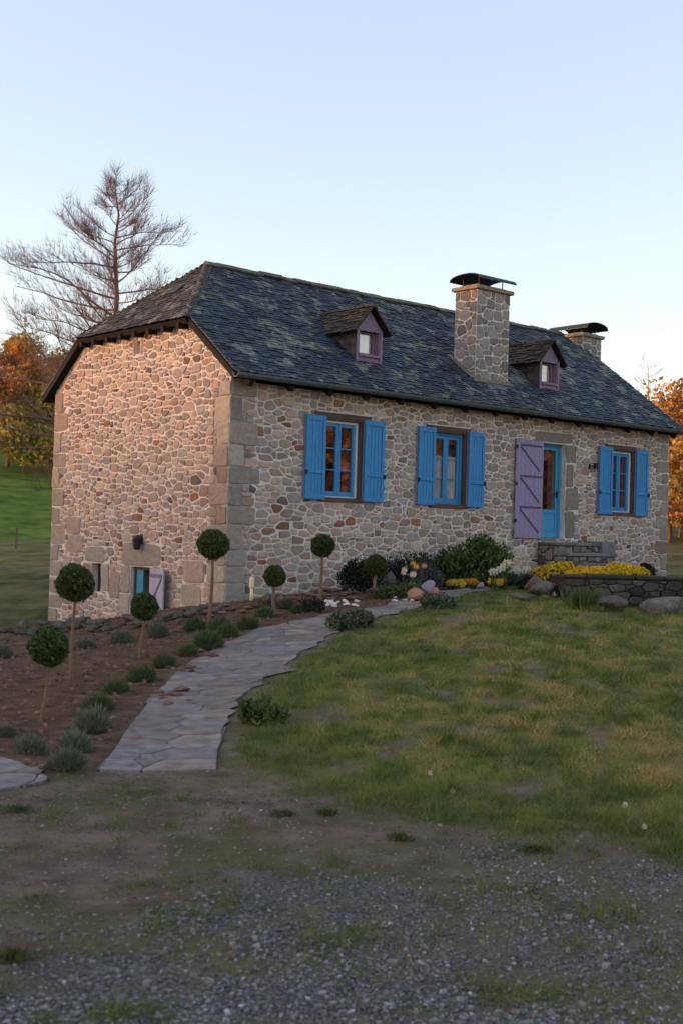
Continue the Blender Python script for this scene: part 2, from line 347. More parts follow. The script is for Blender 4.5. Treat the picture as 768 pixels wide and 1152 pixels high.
# ------------------------------------------------------------------ stone packing
def clip(poly, nx_, ny_, c):          # keep nx*x+ny*y <= c
    out = []; m_ = len(poly)
    for i in range(m_):
        a, b_ = poly[i], poly[(i+1) % m_]; da, db = nx_*a[0]+ny_*a[1]-c, nx_*b_[0]+ny_*b_[1]-c
        if da <= 0: out.append(a)
        if (da < 0 < db) or (db < 0 < da): t = da/(da-db); out.append((a[0]+t*(b_[0]-a[0]), a[1]+t*(b_[1]-a[1])))
    return out
def chaikin(p, it=2, k=.22):
    for _ in range(it):
        q = []
        for i in range(len(p)):
            a, b_ = p[i], p[(i+1) % len(p)]
            q += [(a[0]*(1-k)+b_[0]*k, a[1]*(1-k)+b_[1]*k), (a[0]*k+b_[0]*(1-k), a[1]*k+b_[1]*(1-k))]
        p = q
    return p
def pack(hull, holes, rng, sizes=((.165,45),(.13,190),(.10,420),(.075,520),(.055,260)), ar=1.75, gap=.0145, inside=None, rnd=.15, axis=2.0):
    """irregular rubble cells in a convex hull (CCW), kept out of rectangles"""
    H = np.array(hull); lo, hi = H.min(0), H.max(0)
    pts, rad = [], []; cell = .2; grid = {}
    def ok(x, y, r):
        gi, gj = int(x/cell), int(y*ar/cell)
        for a in range(gi-2, gi+3):
            for b_ in range(gj-2, gj+3):
                for k in grid.get((a, b_), ()):
                    if (pts[k][0]-x)**2+((pts[k][1]-y)*ar)**2 < (.72*(rad[k]+r))**2: return False
        return True
    for r, cnt in sizes:
        for _ in range(cnt*6):
            x, y = rng.uniform(lo[0], hi[0]), rng.uniform(lo[1], hi[1])
            if any(h[0] < x < h[1] and h[2] < y < h[3] for h in holes): continue
            if inside is not None and not inside(x, y): continue
            rr = r*rng.uniform(.85, 1.15)
            if ok(x, y, rr):
                grid.setdefault((int(x/cell), int(y*ar/cell)), []).append(len(pts)); pts.append((x, y)); rad.append(rr)
    out = []; PT = np.array(pts)*[1, ar]; RD = np.array(rad)
    for i in range(len(pts)):
        p, r = PT[i], RD[i]
        d2 = ((PT-p)**2).sum(1); nb = np.argsort(d2)[1:26]
        R = r*3.2; poly = [(p[0]+R*math.cos(a), p[1]+R*math.sin(a)*.9) for a in np.arange(8)/8*2*math.pi+.2]
        for j in nb:
            d = math.sqrt(d2[j]); nn = (PT[j]-p)/d
            mid = p+nn*(d2[j]+r*r-RD[j]**2)/(2*d); nq = np.sign(nn)*np.abs(nn)**axis; nq /= np.linalg.norm(nq)   # joints lean towards level and plumb
            poly = clip(poly, nq[0], nq[1], nq@mid-gap*(.8+.7*abs(nn[1]))*rng.uniform(.6, 1.4))
            if len(poly) < 3: break
        if len(poly) < 3: continue
        poly = [(x, y/ar) for x, y in poly]
        for (x0, y0), (x1, y1) in zip(hull, hull[1:]+hull[:1]):
            dx, dy = x1-x0, y1-y0; l = math.hypot(dx, dy); poly = clip(poly, dy/l, -dx/l, (dy*x0-dx*y0)/l-gap*.6)
            if len(poly) < 3: break
        x, y = pts[i]
        for h in holes:
            if len(poly) < 3: break
            ds = [(h[0]-x, (1,0,h[0]-gap)), (x-h[1], (-1,0,-h[1]-gap)), (h[2]-y, (0,1,h[2]-gap)), (y-h[3], (0,-1,-h[3]-gap))]
            poly = clip(poly, *max(ds)[1])
        if len(poly) < 3: continue
        q = np.array(poly); ar_ = .5*abs((q[:,0]*np.roll(q[:,1],-1)-np.roll(q[:,0],-1)*q[:,1]).sum())
        if ar_ > .0012: out.append((chaikin(chaikin(poly, 1, rnd), 1, .22), ar_))
    return out
PAL = [((.235,.205,.18),5),((.215,.197,.185),4.5),((.265,.21,.165),4),((.24,.185,.155),3.5),((.18,.145,.125),2),((.285,.245,.205),3),((.16,.09,.062),.55),((.18,.09,.055),.2),((.085,.073,.07),.35)]
PW = np.array([w for _, w in PAL])/sum(w for _, w in PAL)
def stone_col(rng): return np.array(PAL[rng.choice(len(PAL), p=PW)][0])*np.array((1.07,1.,.95))*rng.uniform(1.1, 1.72)*rng.uniform(.96, 1.04, 3)
def relief(mb, poly, frame, rng, h=.014, col=None, mat=1):
    """pillow one stone outline out of a wall face: frame(x, y, d) -> point"""
    q = np.array(poly); c = q.mean(0); k = len(q)
    h = h*rng.uniform(.6, 1.5); tx, ty = rng.uniform(-.02, .02, 2)
    rings = [(1.0, -.012), (.99, h*.5), (.95, h*.92), (.7, h*1.1)]
    v = []
    for s, d in rings:
        w = c+(q-c)*s; jit = (vnoise(w[:,0]*14, w[:,1]*14, 77)-.5)*.012 if d > 0 else 0
        v.append(np.array([frame(x, y, d+(tx*(x-c[0])+ty*(y-c[1]))*(d > 0)+j) for (x, y), j in zip(w, np.broadcast_to(jit, (k,)))]))
    v.append(np.array([frame(c[0], c[1], h*1.15)])); v = np.concatenate(v)
    f = [(r*k+i, r*k+(i+1) % k, (r+1)*k+(i+1) % k, (r+1)*k+i) for r in range(3) for i in range(k)]+[(3*k+i, 3*k+(i+1) % k, 4*k) for i in range(k)]
    mb.add(v, f, stone_col(rng) if col is None else col, mat)
def rrect(x0, x1, y0, y1, rng, j=.02):
    p = [(x0,y0),((x0+x1)/2,y0),(x1,y0),(x1,(y0+y1)/2),(x1,y1),((x0+x1)/2,y1),(x0,y1),(x0,(y0+y1)/2)]
    return chaikin([(x+rng.uniform(-j,j), y+rng.uniform(-j,j)) for x, y in p], 2, .16)

# ------------------------------------------------------------------ the house
HOUSE = thing('stone_farmhouse', 'long stone farmhouse with dark slate roof and blue shutters', 'house', (HX, HY, EYE), HR)
ZE, KS, WD, LN, ZH, UI, ZR = 2.577, .7585, 6.629, 12.72, 3.641, 1.721, 5.091
VR = WD/2; VH = (ZH-ZE)/KS; ZB = -2.3
U0, U1, V0, V1 = .15, 12.57, .3, 6.33
def grid_wall(mb, us, zs, solid, frame, thick):
    """masonry with openings: front, back and reveal faces only"""
    for i in range(len(us)-1):
        for j in range(len(zs)-1):
            if not solid(i, j): continue
            a, b_, c, d = us[i], us[i+1], zs[j], zs[j+1]
            for dep, fl in ((0, 0), (-thick, 1)):
                q = [frame(a,c,dep), frame(b_,c,dep), frame(b_,d,dep), frame(a,d,dep)]; mb.add(q[::-1] if fl else q, [(0,1,2,3)])
            for di, dj, (p, q_) in ((-1,0,((a,d),(a,c))), (1,0,((b_,c),(b_,d))), (0,-1,((a,c),(b_,c))), (0,1,((b_,d),(a,d)))):
                if not (0 <= i+di < len(us)-1 and 0 <= j+dj < len(zs)-1 and solid(i+di, j+dj)):
                    mb.add([frame(*p,0), frame(*p,-thick), frame(*q_,-thick), frame(*q_,0)], [(0,1,2,3)])
def wall(openings, x0, x1, z0, z1, frame, mb, thick=.5):
    us = sorted({x0, x1, *[o[0] for o in openings], *[o[1] for o in openings]}); zs = sorted({z0, z1, *[o[2] for o in openings], *[o[3] for o in openings]})
    def solid(i, j):
        cx, cz = (us[i]+us[i+1])/2, (zs[j]+zs[j+1])/2
        return not any(o[0] < cx < o[1] and o[2] < cz < o[3] for o in openings)
    grid_wall(mb, us, zs, solid, frame, thick)
FF = lambda x, y, d: np.array([x, V0-d, y])                      # front face
WIN = [(2.12,3.06,.63,2.05), (4.86,5.78,.62,2.03), (10.34,11.23,.64,2.04)]
DOOR = (8.0,8.86,.04,2.02)
rng = np.random.default_rng(11)
mb = MB(); wall(WIN+[DOOR], U0, U1, ZB, 2.50, FF, mb)
ZW = 2.50
quo = []; z = -1.5; k = 0                                       # corner quoins
while z < ZW-.1:
    h = rng.uniform(.26, .42); h = min(h, ZW-z); w = (.55 if k % 2 else .30)*rng.uniform(.7, 1.3)
    quo.append((U0+.012, U0+w, z+.012, z+h-.012)); z += h; k += 1
qr = []; z = -1.2; k = 0
while z < ZW-.1:
    h = min(rng.uniform(.24, .4), ZW-z); w = (.5 if k % 2 else .28)*rng.uniform(.85, 1.15)
    qr.append((U1-w, U1-.012, z+.012, z+h-.012)); z += h; k += 1
jam = [(8.87,9.16,.06,.62),(8.87,9.3,.64,1.1),(8.87,9.12,1.12,1.62),(8.87,9.2,1.64,2.02),(7.86,9.06,2.04,2.26)]
for r in quo+qr+jam: relief(mb, rrect(*r, rng), FF, rng, .016, col=np.array((.15,.135,.125))*rng.uniform(.8,1.2)+stone_col(rng)*.45 if r not in jam else np.array((.23,.195,.16))*rng.uniform(.85,1.1))
holes = quo+qr+jam+[DOOR]+[(w[0]-.06,w[1]+.09,w[2]-.07,w[3]+.11) for w in WIN]
hull = [(U0,-1.4),(U1,-1.4),(U1,ZW),(U0,ZW)]
for poly, a in pack(hull, holes, rng): relief(mb, poly, FF, rng)
o = mb.build('wall', [MAT['mortar'], MAT['stone']], HOUSE); o['label'] = 'pale rubble front wall with three shuttered windows'

# gable towards the lawn: s runs from the back corner to the front corner
GF = lambda x, y, d: np.array([U0-d, WD-x, y])                  # x = WD - v
gs = lambda v: WD-v
GDOOR = (gs(3.25), gs(2.52), -1.75, -.69); GWIN = (gs(4.68), gs(4.31), -1.22, -.68); PIG = [(gs(3.31), gs(3.17), 3.2, 3.44)]
mb = MB(); s0, s1 = gs(V1), gs(V0)
wall([GDOOR, GWIN], s0, s1, ZB, 2.66, GF, mb)
wall(PIG, gs(5.1), gs(1.53), 2.66, 3.60, GF, mb)
for a, b_, zt0, zt1 in ((s0, gs(5.1), 2.68, 3.60), (gs(1.53), s1, 3.60, 2.68)):
    fr = [GF(a,2.66,0), GF(b_,2.66,0), GF(b_,zt1,0), GF(a,zt0,0)]; bk = [GF(a,2.66,-.5), GF(b_,2.66,-.5), GF(b_,zt1,-.5), GF(a,zt0,-.5)]
    mb.add(fr, [(0,1,2,3)]); mb.add(bk, [(3,2,1,0)])
gq = []
for i, r in enumerate(quo):
    w = (.30 if i % 2 else .48)*rng.uniform(.85, 1.15); gq.append((s1-w, s1-.012, r[2], r[3]))
bq = []; z = -2.0; k = 0
while z < 2.3:
    h = rng.uniform(.28, .45); w = (.55 if k % 2 else .32)*rng.uniform(.85,1.15); bq.append((s0+.012, s0+w, z+.012, z+h-.012)); z += h; k += 1
dj = [(GDOOR[0]-.36,GDOOR[0]-.012,-1.75,-1.2),(GDOOR[0]-.3,GDOOR[0]-.012,-1.18,-.7),(GDOOR[1]+.012,GDOOR[1]+.45,-1.75,-1.42),(GDOOR[1]+.012,GDOOR[1]+.5,-1.4,-1.06),(GDOOR[1]+.012,GDOOR[1]+.42,-1.04,-.7),
      (GDOOR[0]-.3,GDOOR[1]+.28,-.66,-.26),(GWIN[0]-.3,GWIN[0]-.012,-1.24,-.68),(GWIN[0]-.25,GWIN[1]+.1,-.66,-.36),(GWIN[1]+.012,GWIN[1]+.3,-1.2,-.68),(GWIN[1]+.32,GDOOR[0]-.38,-1.3,-.8)]
big = [(s1-1.25,s1-.62,-.9,-.52),(s1-1.3,s1-.66,-1.3,-.94),(s0+.7,s0+1.3,-.5,-.16),(s0+.62,s0+1.2,-.12,.2)]
for r in gq+bq+dj+big: relief(mb, rrect(*r, rng), GF, rng, .016, col=np.array((.17,.14,.115))*rng.uniform(.82,1.15)+stone_col(rng)*.45)
holes = gq+bq+dj+big+[GDOOR, GWIN]+PIG+[(gs(3.4)-.0,gs(3.33),3.16,3.48),(gs(3.15),gs(3.08),3.16,3.48)]
hull = [(s0,-2.0),(s1,-2.0),(s1,2.70),(gs(1.55),3.60),(gs(5.08),3.60),(s0,2.70)]
for poly, a in pack(hull, holes, rng, sizes=((.155,25),(.12,110),(.092,300),(.07,420),(.05,260))): relief(mb, poly, GF, rng)
for r in [(gs(3.4),gs(3.33),3.17,3.47),(gs(3.15),gs(3.08),3.17,3.47)]: relief(mb, rrect(*r, rng, .004), GF, rng, .01, col=(.30,.26,.21))
o = mb.build('wall', [MAT['mortar'], MAT['stone']], HOUSE); o['label'] = 'sunlit rubble gable wall with basement door'
# the two walls turned away from the photograph
mb = MB(); mb.box(U0+.5, U1-.5, V1-.5, V1, ZB, 2.6)
BF = lambda x, y, d: np.array([U1-(x-U0), V1+d, y])
for poly, a in pack([(U0,-1.8),(U1,-1.8),(U1,2.55),(U0,2.55)], [], rng, sizes=((.19,200),(.13,900))): relief(mb, poly, BF, rng)
mb.build('wall', [MAT['mortar'], MAT['stone']], HOUSE)['label'] = 'plain rubble back wall'
mb = MB(); RF = lambda x, y, d: np.array([U1+d, x, y])
wall([], V0+.5, V1, ZB, 2.66, RF, mb)
mb.add([RF(V0,2.66,0),RF(V1,2.66,0),RF(5.0,3.75,0),RF(VR+.6,4.7,0),RF(VR-.6,4.7,0),RF(1.6,3.75,0)], [(0,1,2,3,4,5)])
mb.add([RF(V0,2.66,-.5),RF(V1,2.66,-.5),RF(5.0,3.75,-.5),RF(VR+.6,4.7,-.5),RF(VR-.6,4.7,-.5),RF(1.6,3.75,-.5)], [(5,4,3,2,1,0)])
for poly, a in pack([(V0,-1.4),(V1,-1.4),(V1,2.7),(5.0,3.7),(1.6,3.7),(V0,2.7)], [], rng, sizes=((.19,100),(.13,600))): relief(mb, poly, RF, rng)
mb.build('wall', [MAT['mortar'], MAT['stone']], HOUSE)['label'] = 'far gable wall of rubble stone'
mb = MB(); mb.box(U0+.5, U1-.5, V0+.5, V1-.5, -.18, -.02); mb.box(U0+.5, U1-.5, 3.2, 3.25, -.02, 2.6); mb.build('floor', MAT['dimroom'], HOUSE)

# ---- roof
def slates(mb, O, A, B, lo, hi, bmax, rng, e=.088, wid=(.10,.21), pal=None, skip=None):
    O, A, B = (np.array(x, float) for x in (O, A, B)); A /= np.linalg.norm(A); B /= np.linalg.norm(B); Nn = np.cross(A, B)
    row = 0; b_ = -.03
    while b_ < bmax:
        a = lo(max(b_,0))-rng.uniform(0, .1); end = hi(max(b_,0))
        while a < end:
            w = rng.uniform(*wid); a0, a1 = max(a, lo(max(b_,0))), min(a+w, end); a += w
            if a1-a0 < .03: continue
            g = .003; j = rng.normal(0, .007); bb = b_+j; ln = e*2.1; c = min(.03, (a1-a0)*.28)*rng.uniform(.4, 1.2)
            lift = rng.uniform(.020, .034)+(.008 if rng.random() < .08 else 0); th = rng.uniform(.009, .017)
            l2 = min(b_+ln, bmax+.02)
            def P(x, y, t): return O+A*x+B*y+Nn*t
            sl = lambda y: lift*(1-(y-b_)/ln)
            out = [(a0+g+c, bb), (a1-g-c*rng.uniform(.5,1.3), bb+rng.normal(0,.003)), (a1-g, bb+c), (a1-g, l2), (a0+g, l2), (a0+g, bb+c)]
            v = [P(x, y, sl(y)+th) for x, y in out]+[P(x, y, sl(y)) for x, y in out]
            f = [(0,1,2,3,4,5)]+[(i, i+6, (i+1) % 6+6, (i+1) % 6) for i in (0,1,2,4,5)]
            t = rng.random(); pt = float(fbm(np.array([a0*1.5+7]), np.array([b_*1.6]), 8, 3)[0]); col = np.array((.034,.043,.062))*rng.uniform(.62, 1.4)
            if t < .025+.45*float(sstep(.54,.70,pt)): col = np.array((.085,.09,.078))*rng.uniform(.6, 1.3)
            elif t > .94: col = np.array((.05,.042,.038))*rng.uniform(.7, 1.2)
            if pal is not None: col = np.array(pal)*rng.uniform(.5, 1.5)*rng.uniform(.9, 1.1, 3)
            mb.add(v, f, col)
        b_ += e; row += 1
SL = math.hypot(1, KS); cS, sS = 1/SL, KS/SL
bR = VR*SL; bH = VH*SL
RT = [(0,LN),(bH,LN-.04),(2.46*SL,LN-.12),(bR,12.2)]
left_lim = lambda b_: 0 if b_ < bH else (b_-bH)/(bR-bH)*UI
right_lim = lambda b_: float(np.interp(b_, [p[0] for p in RT], [p[1] for p in RT]))
ROOFMB = MB(); rng = np.random.default_rng(5)
slates(ROOFMB, (0,0,ZE+.03), (1,0,0), (0,cS,sS), left_lim, right_lim, bR, rng)
ROOF = ROOFMB.build('roof', MAT['slate'], HOUSE); ROOF['label'] = 'dark blue slate roof spotted with lichen'
mb = MB(); hl = math.hypot(UI, ZR-ZH)
slates(mb, (-.06,WD-VH,ZH+.0), (0,-1,0), (UI,0,ZR-ZH), lambda b_: b_/hl*(VR-VH), lambda b_: (WD-2*VH)-b_/hl*(VR-VH), hl+.05, rng, pal=(.046,.039,.035))
mb.build('hip', MAT['slate'], ROOF)['label'] = 'brownish half hip above the gable'
mb = MB(); slates(mb, (LN,WD,ZE+.03), (-1,0,0), (0,-cS,sS), lambda b_: LN-right_lim(b_), lambda b_: LN-left_lim(b_), bR, rng, wid=(.25,.45))
mb.build('back_slope', MAT['slate'], ROOF)
mb = MB(); q0 = np.array((.93,3.18,4.42)); hb = np.array((UI,0,ZR-ZH))/hl; hn = np.array((-hb[2],0,hb[0]))
for z0_, z1_, w_, h_ in ((-.14,.14,.17,.05),):
    p = [q0+hb*a_+np.array((0,b_,0))+hn*c_ for c_ in (.0, .05+h_) for a_, b_ in ((z0_,-w_),(z0_,w_),(z1_,w_),(z1_,-w_))]
    mb.add(p, [(3,2,1,0),(4,5,6,7),(0,1,5,4),(1,2,6,5),(2,3,7,6),(3,0,4,7)])
mb.build('roof_vent', MAT['iron'], ROOF)['label'] = 'small dark vent on the half hip'
mb = MB(); mb.add([q0+hb*a_+np.array((0,b_,0))+hn*.062 for a_, b_ in ((-.42,-.12),(-.42,.14),(-.15,.14),(-.15,-.14))], [(3,2,1,0)]); mb.build('flashing', MAT['zinc'], ROOF)
mb = MB()                                                       # boarding under the slates
def slab(mb, pts, t=.09, drop=.0):
    p = np.array(pts, float); nn = np.cross(p[1]-p[0], p[2]-p[0]); nn /= np.linalg.norm(nn); k = len(p)
    top = p+nn*drop; bot = top-nn*t
    mb.add(np.concatenate([top, bot]), [tuple(range(k)), tuple(range(2*k-1, k-1, -1))]+[(i, i+k, (i+1) % k+k, (i+1) % k) for i in range(k)])
slab(mb, [(0,0,ZE),(LN,0,ZE),(LN-.04,VH,ZH),(12.2,VR,ZR),(UI,VR,ZR),(0,VH,ZH)])
slab(mb, [(LN,WD,ZE),(0,WD,ZE),(0,WD-VH,ZH),(UI,VR,ZR),(12.2,VR,ZR),(LN-.04,WD-VH,ZH)])
slab(mb, [(-.06,WD-VH,ZH-.03),(-.06,VH,ZH-.03),(UI,VR,ZR)])
slab(mb, [(LN-.04,VH,ZH),(LN-.04,WD-VH,ZH),(12.2,VR,ZR)])
mb.build('roof_boarding', MAT['deck'], ROOF)
mb = MB()                                                       # mortar-bedded ridge stones
u = UI-.1
while u < 12.15:
    w = rng.uniform(.22, .36); h = rng.uniform(.0, .025); u1_ = min(u+w-.006, 12.22)
    col = np.array((.085,.08,.06))*rng.uniform(.6,1.7)
    for sgn in (-1, 1):
        mb.beam((u, VR+sgn*.085, ZR+.012+h), (u1_, VR+sgn*.085, ZR+.012+h), .2, .03, up=(0, sgn*.55, 1), col=col)
    u += w
mb.build('ridge', MAT['mossy'], ROOF)
mb = MB()
for (a, b_) in (((-.02,VH,ZH+.03),(UI,VR,ZR+.04)), ((-.02,WD-VH,ZH+.03),(UI,VR,ZR+.04))):
    a, b_ = np.array(a), np.array(b_)
    for i in range(9):
        p, q = a+(b_-a)*i/9, a+(b_-a)*(i+.97)/9
        mb.beam(p+[0,0,.008*(i % 2)], q+[0,0,.008*(i % 2)], .15, .03, col=np.array((.085,.078,.06))*rng.uniform(.6,1.5))
mb.build('hip_ridge', MAT['mossy'], ROOF)
for k in range(15):
    mb = MB(); uu = .35+k*.86; mb.beam((uu, .36, ZE+.12), (uu, .02, ZE-.138), .09, .11); mb.build('rafter_tail', MAT['deck'], ROOF)
for (a, b_) in (((.02,-.0,ZE-.05),(.02,VH,ZH-.06)), ((.02,WD,ZE-.05),(.02,WD-VH,ZH-.06))):
    mb = MB(); mb.beam(a, b_, .045, .10, col=None); mb.build('barge_board', MAT['deck'], ROOF)
for k in range(8):
    mb = MB(); vv = VH+.25+k*.48; mb.beam((.3, vv, ZH-.09), (-.06, vv, ZH-.12), .09, .10, up=(0,0,1)); mb.build('rafter_tail', MAT['deck'], ROOF)
mb = MB(); n_ = 7; ang = [math.pi+i*math.pi/(n_-1) for i in range(n_)]
prof = [(.082*math.cos(a), .082*math.sin(a)) for a in ang]+[(.074*math.cos(a), .074*math.sin(a)) for a in ang[::-1]]
v = [(x, -.065+p[0], ZE+.012+p[1]-.02*(x/LN-.5)*0) for x in (-.03, LN+.03) for p in prof]; k = len(prof)
mb.add(v, [(i, (i+1) % k, (i+1) % k+k, i+k) for i in range(k)]+[tuple(range(k))[::-1], tuple(range(k, 2*k))])
for i in range(16): mb.box(.3+i*.8, .325+i*.8, -.135, .0, ZE-.062, ZE-.05)
mb.build('gutter', MAT['zinc'], HOUSE)

# ---- windows and shutters
def plank_shutter(u0_, u1_, z0_, z1_, v, hinge_left):
    mb = MB(); t = .022
    mb.box(u0_, u1_, v, v+t, z0_, z1_); w = .065
    n_ = 4; pw = (u1_-u0_-2*w)/n_
    for i in range(n_): mb.box(u0_+w+i*pw+.003, u0_+w+(i+1)*pw-.003, v-.010, v-.001, z0_+w+.03, z1_-w-.03)
    for a, b_ in ((u0_, u0_+w), (u1_-w, u1_)): mb.box(a, b_, v-.026, v-.0005, z0_, z1_)
    for a, b_ in ((z0_, z0_+w+.03), (z1_-w-.03, z1_)): mb.box(u0_+w+.001, u1_-w-.001, v-.024, v-.0007, a, b_)
    zb = z0_+(z1_-z0_)*.31; mb.box(u0_+w+.001, u1_-w-.001, v-.030, v-.0012, zb, zb+.055)
    S = bevel(mb.build('shutter', MAT['blue'], HOUSE), .004)
    mb = MB(); mb.box(u0_-.004, u1_+.004, v+t+.001, v+t+.018, z0_-.004, z1_+.004); bevel(mb.build('shutter_backing', MAT['lilac'], S), .003)
    mb = MB(); e = u0_ if hinge_left else u1_; mb.box(e-.035, e+.035, v-.045, v-.030, zb+.015, zb+.05); mb.box(e-.012, e+.012, v-.045, V0+.01, zb+.02, zb+.04) if False else None
    mb.box(e-.02, e+.02, v-.05, v-.03, zb-.03, zb+.015); mb.build('catch', MAT['iron'], S)
def window(w, lintel, curtain=None, white=True):
    a, b_, c, d = w
    mb = MB()                                                   # brown lining boards of the opening
    mb.box(a, a+.035, V0-.008, V0+.34, c, d); mb.box(b_-.035, b_, V0-.008, V0+.34, c, d); mb.box(a+.036, b_-.036, V0-.007, V0+.34, d-.03, d); mb.box(a+.036, b_-.036, V0-.007, V0+.34, c, c+.02)
    mb.box(b_+.002, b_+.06, V0-.016, V0+.05, c-.06, d); mb.box(a-.06, a-.002, V0-.016, V0+.05, c-.06, d)
    W = bevel(mb.build('window', MAT['wood'], HOUSE), .004)
    mb = MB(); mb.box(lintel[0], lintel[1], V0-.021, V0+.2, d+.002, d+.095); bevel(mb.build('lintel', MAT['wood'], W), .006)
    mb = MB(); mb.box(a-.04, b_+.06, V0-.045, V0+.2, c-.062, c-.001); bevel(mb.build('sill', MAT['wood'], W), .006)
    x0, x1, z0_, z1_ = a+.037, b_-.037, c+.022, d-.032; v = V0+.07
    mb = MB(); fw = .045
    mb.box(x0, x0+fw, v, v+.07, z0_, z1_); mb.box(x1-fw, x1, v-.012, v+.07, z0_, z1_); mb.box(x0+fw+.001, x1-fw-.001, v-.01, v+.07, z1_-fw, z1_); mb.box(x0+fw+.001, x1-fw-.001, v, v+.07, z0_, z0_+.02)
    bevel(mb.build('window_frame', MAT['white' if white else 'blue'], W), .003)
    x0 += fw+.002; x1 -= fw+.002; z0_ += .022; z1_ -= fw+.002; xm = (x0+x1)/2
    for l, r in ((x0, xm-.002), (xm+.002, x1)):
        mb = MB(); s = .062; q = v+.012
        mb.box(l, l+s, q, q+.05, z0_, z1_); mb.box(r-s, r, q, q+.05, z0_, z1_); mb.box(l+s+.0005, r-s-.0005, q+.001, q+.049, z0_, z0_+.085); mb.box(l+s+.0005, r-s-.0005, q+.001, q+.049, z1_-s, z1_)
        hh = (z1_-s-z0_-.085)/3
        bevel(mb.build('casement', MAT['blue'], W), .004)
        for i in (1, 2): mb = MB(); mb.box(l+s+.001, r-s-.001, q+.012, q+.032, z0_+.085+i*hh-.011, z0_+.085+i*hh+.011); mb.build('glazing_bar', MAT['sky_blue'], W)
        mb = MB(); mb.add([(l+s-.01,q+.034,z0_+.08),(r-s+.01,q+.034,z0_+.08),(r-s+.01,q+.034,z1_-s+.01),(l+s-.01,q+.034,z1_-s+.01)], [(0,1,2,3)]); mb.build('glass_pane', MAT['glass'], W)
    if curtain:
        mb = MB(); k = 60; xs = np.linspace(x0+.02, x1-.02, k); top = z0_+(z1_-z0_)*(.70 if curtain == 'cloth' else .97)
        ys = v+.085+.018*np.sin(xs*70)+.01*np.sin(xs*31)
        vv = np.concatenate([np.stack([xs, ys, np.full(k, z0_)], 1), np.stack([xs, ys, np.full(k, top)], 1)]); mb.add(vv, [(i, i+1, i+1+k, i+k) for i in range(k-1)])
        mb.build('curtain', MAT[curtain], W, smooth=True)
window(WIN[0], (1.95,3.27)); window(WIN[1], (4.69,5.9), 'cloth', False); window(WIN[2], (10.16,11.3), 'red_cloth')
for a, b_, hl_ in ((1.72,2.16,True),(3.08,3.56,False),(4.43,4.88,True),(5.80,6.25,False),(9.91,10.37,True),(11.24,11.68,False)):
    plank_shutter(a, b_, .60, 2.07, V0-.065, hl_)
MAT['door_blue'] = M('door_paint', (.06,.31,.52), .45, 7, .2, 50, .12, .003, (6,6,1))
# ---- front door
a, b_, c, d = DOOR; v = V0+.16
mb = MB(); mb.box(a, a+.05, v-.03, v+.09, c, d); mb.box(b_-.05, b_, v-.03, v+.09, c, d); mb.box(a+.051, b_-.051, v-.03, v+.09, d-.05, d)
DR = bevel(mb.build('door', MAT['door_blue'], HOUSE), .004); DR['label'] = 'light blue glazed front door'
x0, x1 = a+.052, b_-.052
mb = MB(); s = .085
mb.box(x0, x0+s, v, v+.045, c+.01, d-.052); mb.box(x1-s, x1, v, v+.045, c+.01, d-.052); mb.box(x0+s+.001, x1-s-.001, v+.001, v+.044, c+.01, c+.13); mb.box(x0+s+.001, x1-s-.001, v+.001, v+.044, c+.52, c+.60)
mb.box(x0+s+.001, x1-s-.001, v+.014, v+.03, c+.131, c+.519); mb.box(x0+s+.001, x1-s-.001, v+.001, v+.044, d-.13, d-.052)
bevel(mb.build('door_leaf', MAT['door_blue'], DR), .005)
mb = MB(); mb.add([(x0+s-.01,v+.025,c+.59),(x1-s+.01,v+.025,c+.59),(x1-s+.01,v+.025,d-.12),(x0+s-.01,v+.025,d-.12)], [(0,1,2,3)]); mb.build('glass_pane', MAT['glass'], DR)
mb = MB(); mb.box(x1-.06, x1-.03, v-.02, v, c+.85, c+1.0); mb.box(x1-.14, x1-.035, v-.04, v-.02, c+.93, c+.95); bevel(mb.build('handle', MAT['iron'], DR), .004)
mb = MB(); mb.box(a, b_, V0-.02, V0+.5, c-.05, c-.002, col=(.22,.2,.18)); bevel(mb.build('threshold', MAT['stone'], DR), .01)
mb = MB(); x0, x1, z0_, z1_, v = 7.2, 8.04, .03, 2.04, V0-.075
for i in range(6): w = (x1-x0)/6; mb.box(x0+i*w+.0015, x0+(i+1)*w-.0015, v, v+.032, z0_, z1_)
DS = bevel(mb.build('door_shutter', MAT['lilac'], HOUSE), .003); DS['label'] = 'open lilac door shutter with diagonal braces'
mb = MB()
for i in range(3):
    zt = z1_-.10-i*.63; mb.box(x0+.12, x1-.05, v-.016, v-.001, zt-.035, zt); mb.beam((x0+.13, v-.007, zt-.06), (x1-.12, v-.007, zt-.53), .012, .035, up=(0,0,1))
bevel(mb.build('brace', MAT['batten'], DS), .003)
for i in range(3): mb = MB(); mb.box(x0-.02, x0+.03, v-.02, v+.0, z1_-.2-i*.75, z1_-.13-i*.75); mb.build('hinge', MAT['iron'], DS)
mb = MB(); mb.box(9.62,9.66,V0-.03,V0+.02,1.56,1.66); mb.beam((9.64,V0-.03,1.62),(9.64,V0-.16,1.62),.025,.025); mb.box(9.60,9.68,V0-.22,V0-.14,1.56,1.66); mb.box(9.585,9.695,V0-.235,V0-.125,1.66,1.675)
bevel(mb.build('door_lamp', MAT['iron'], HOUSE), .004)
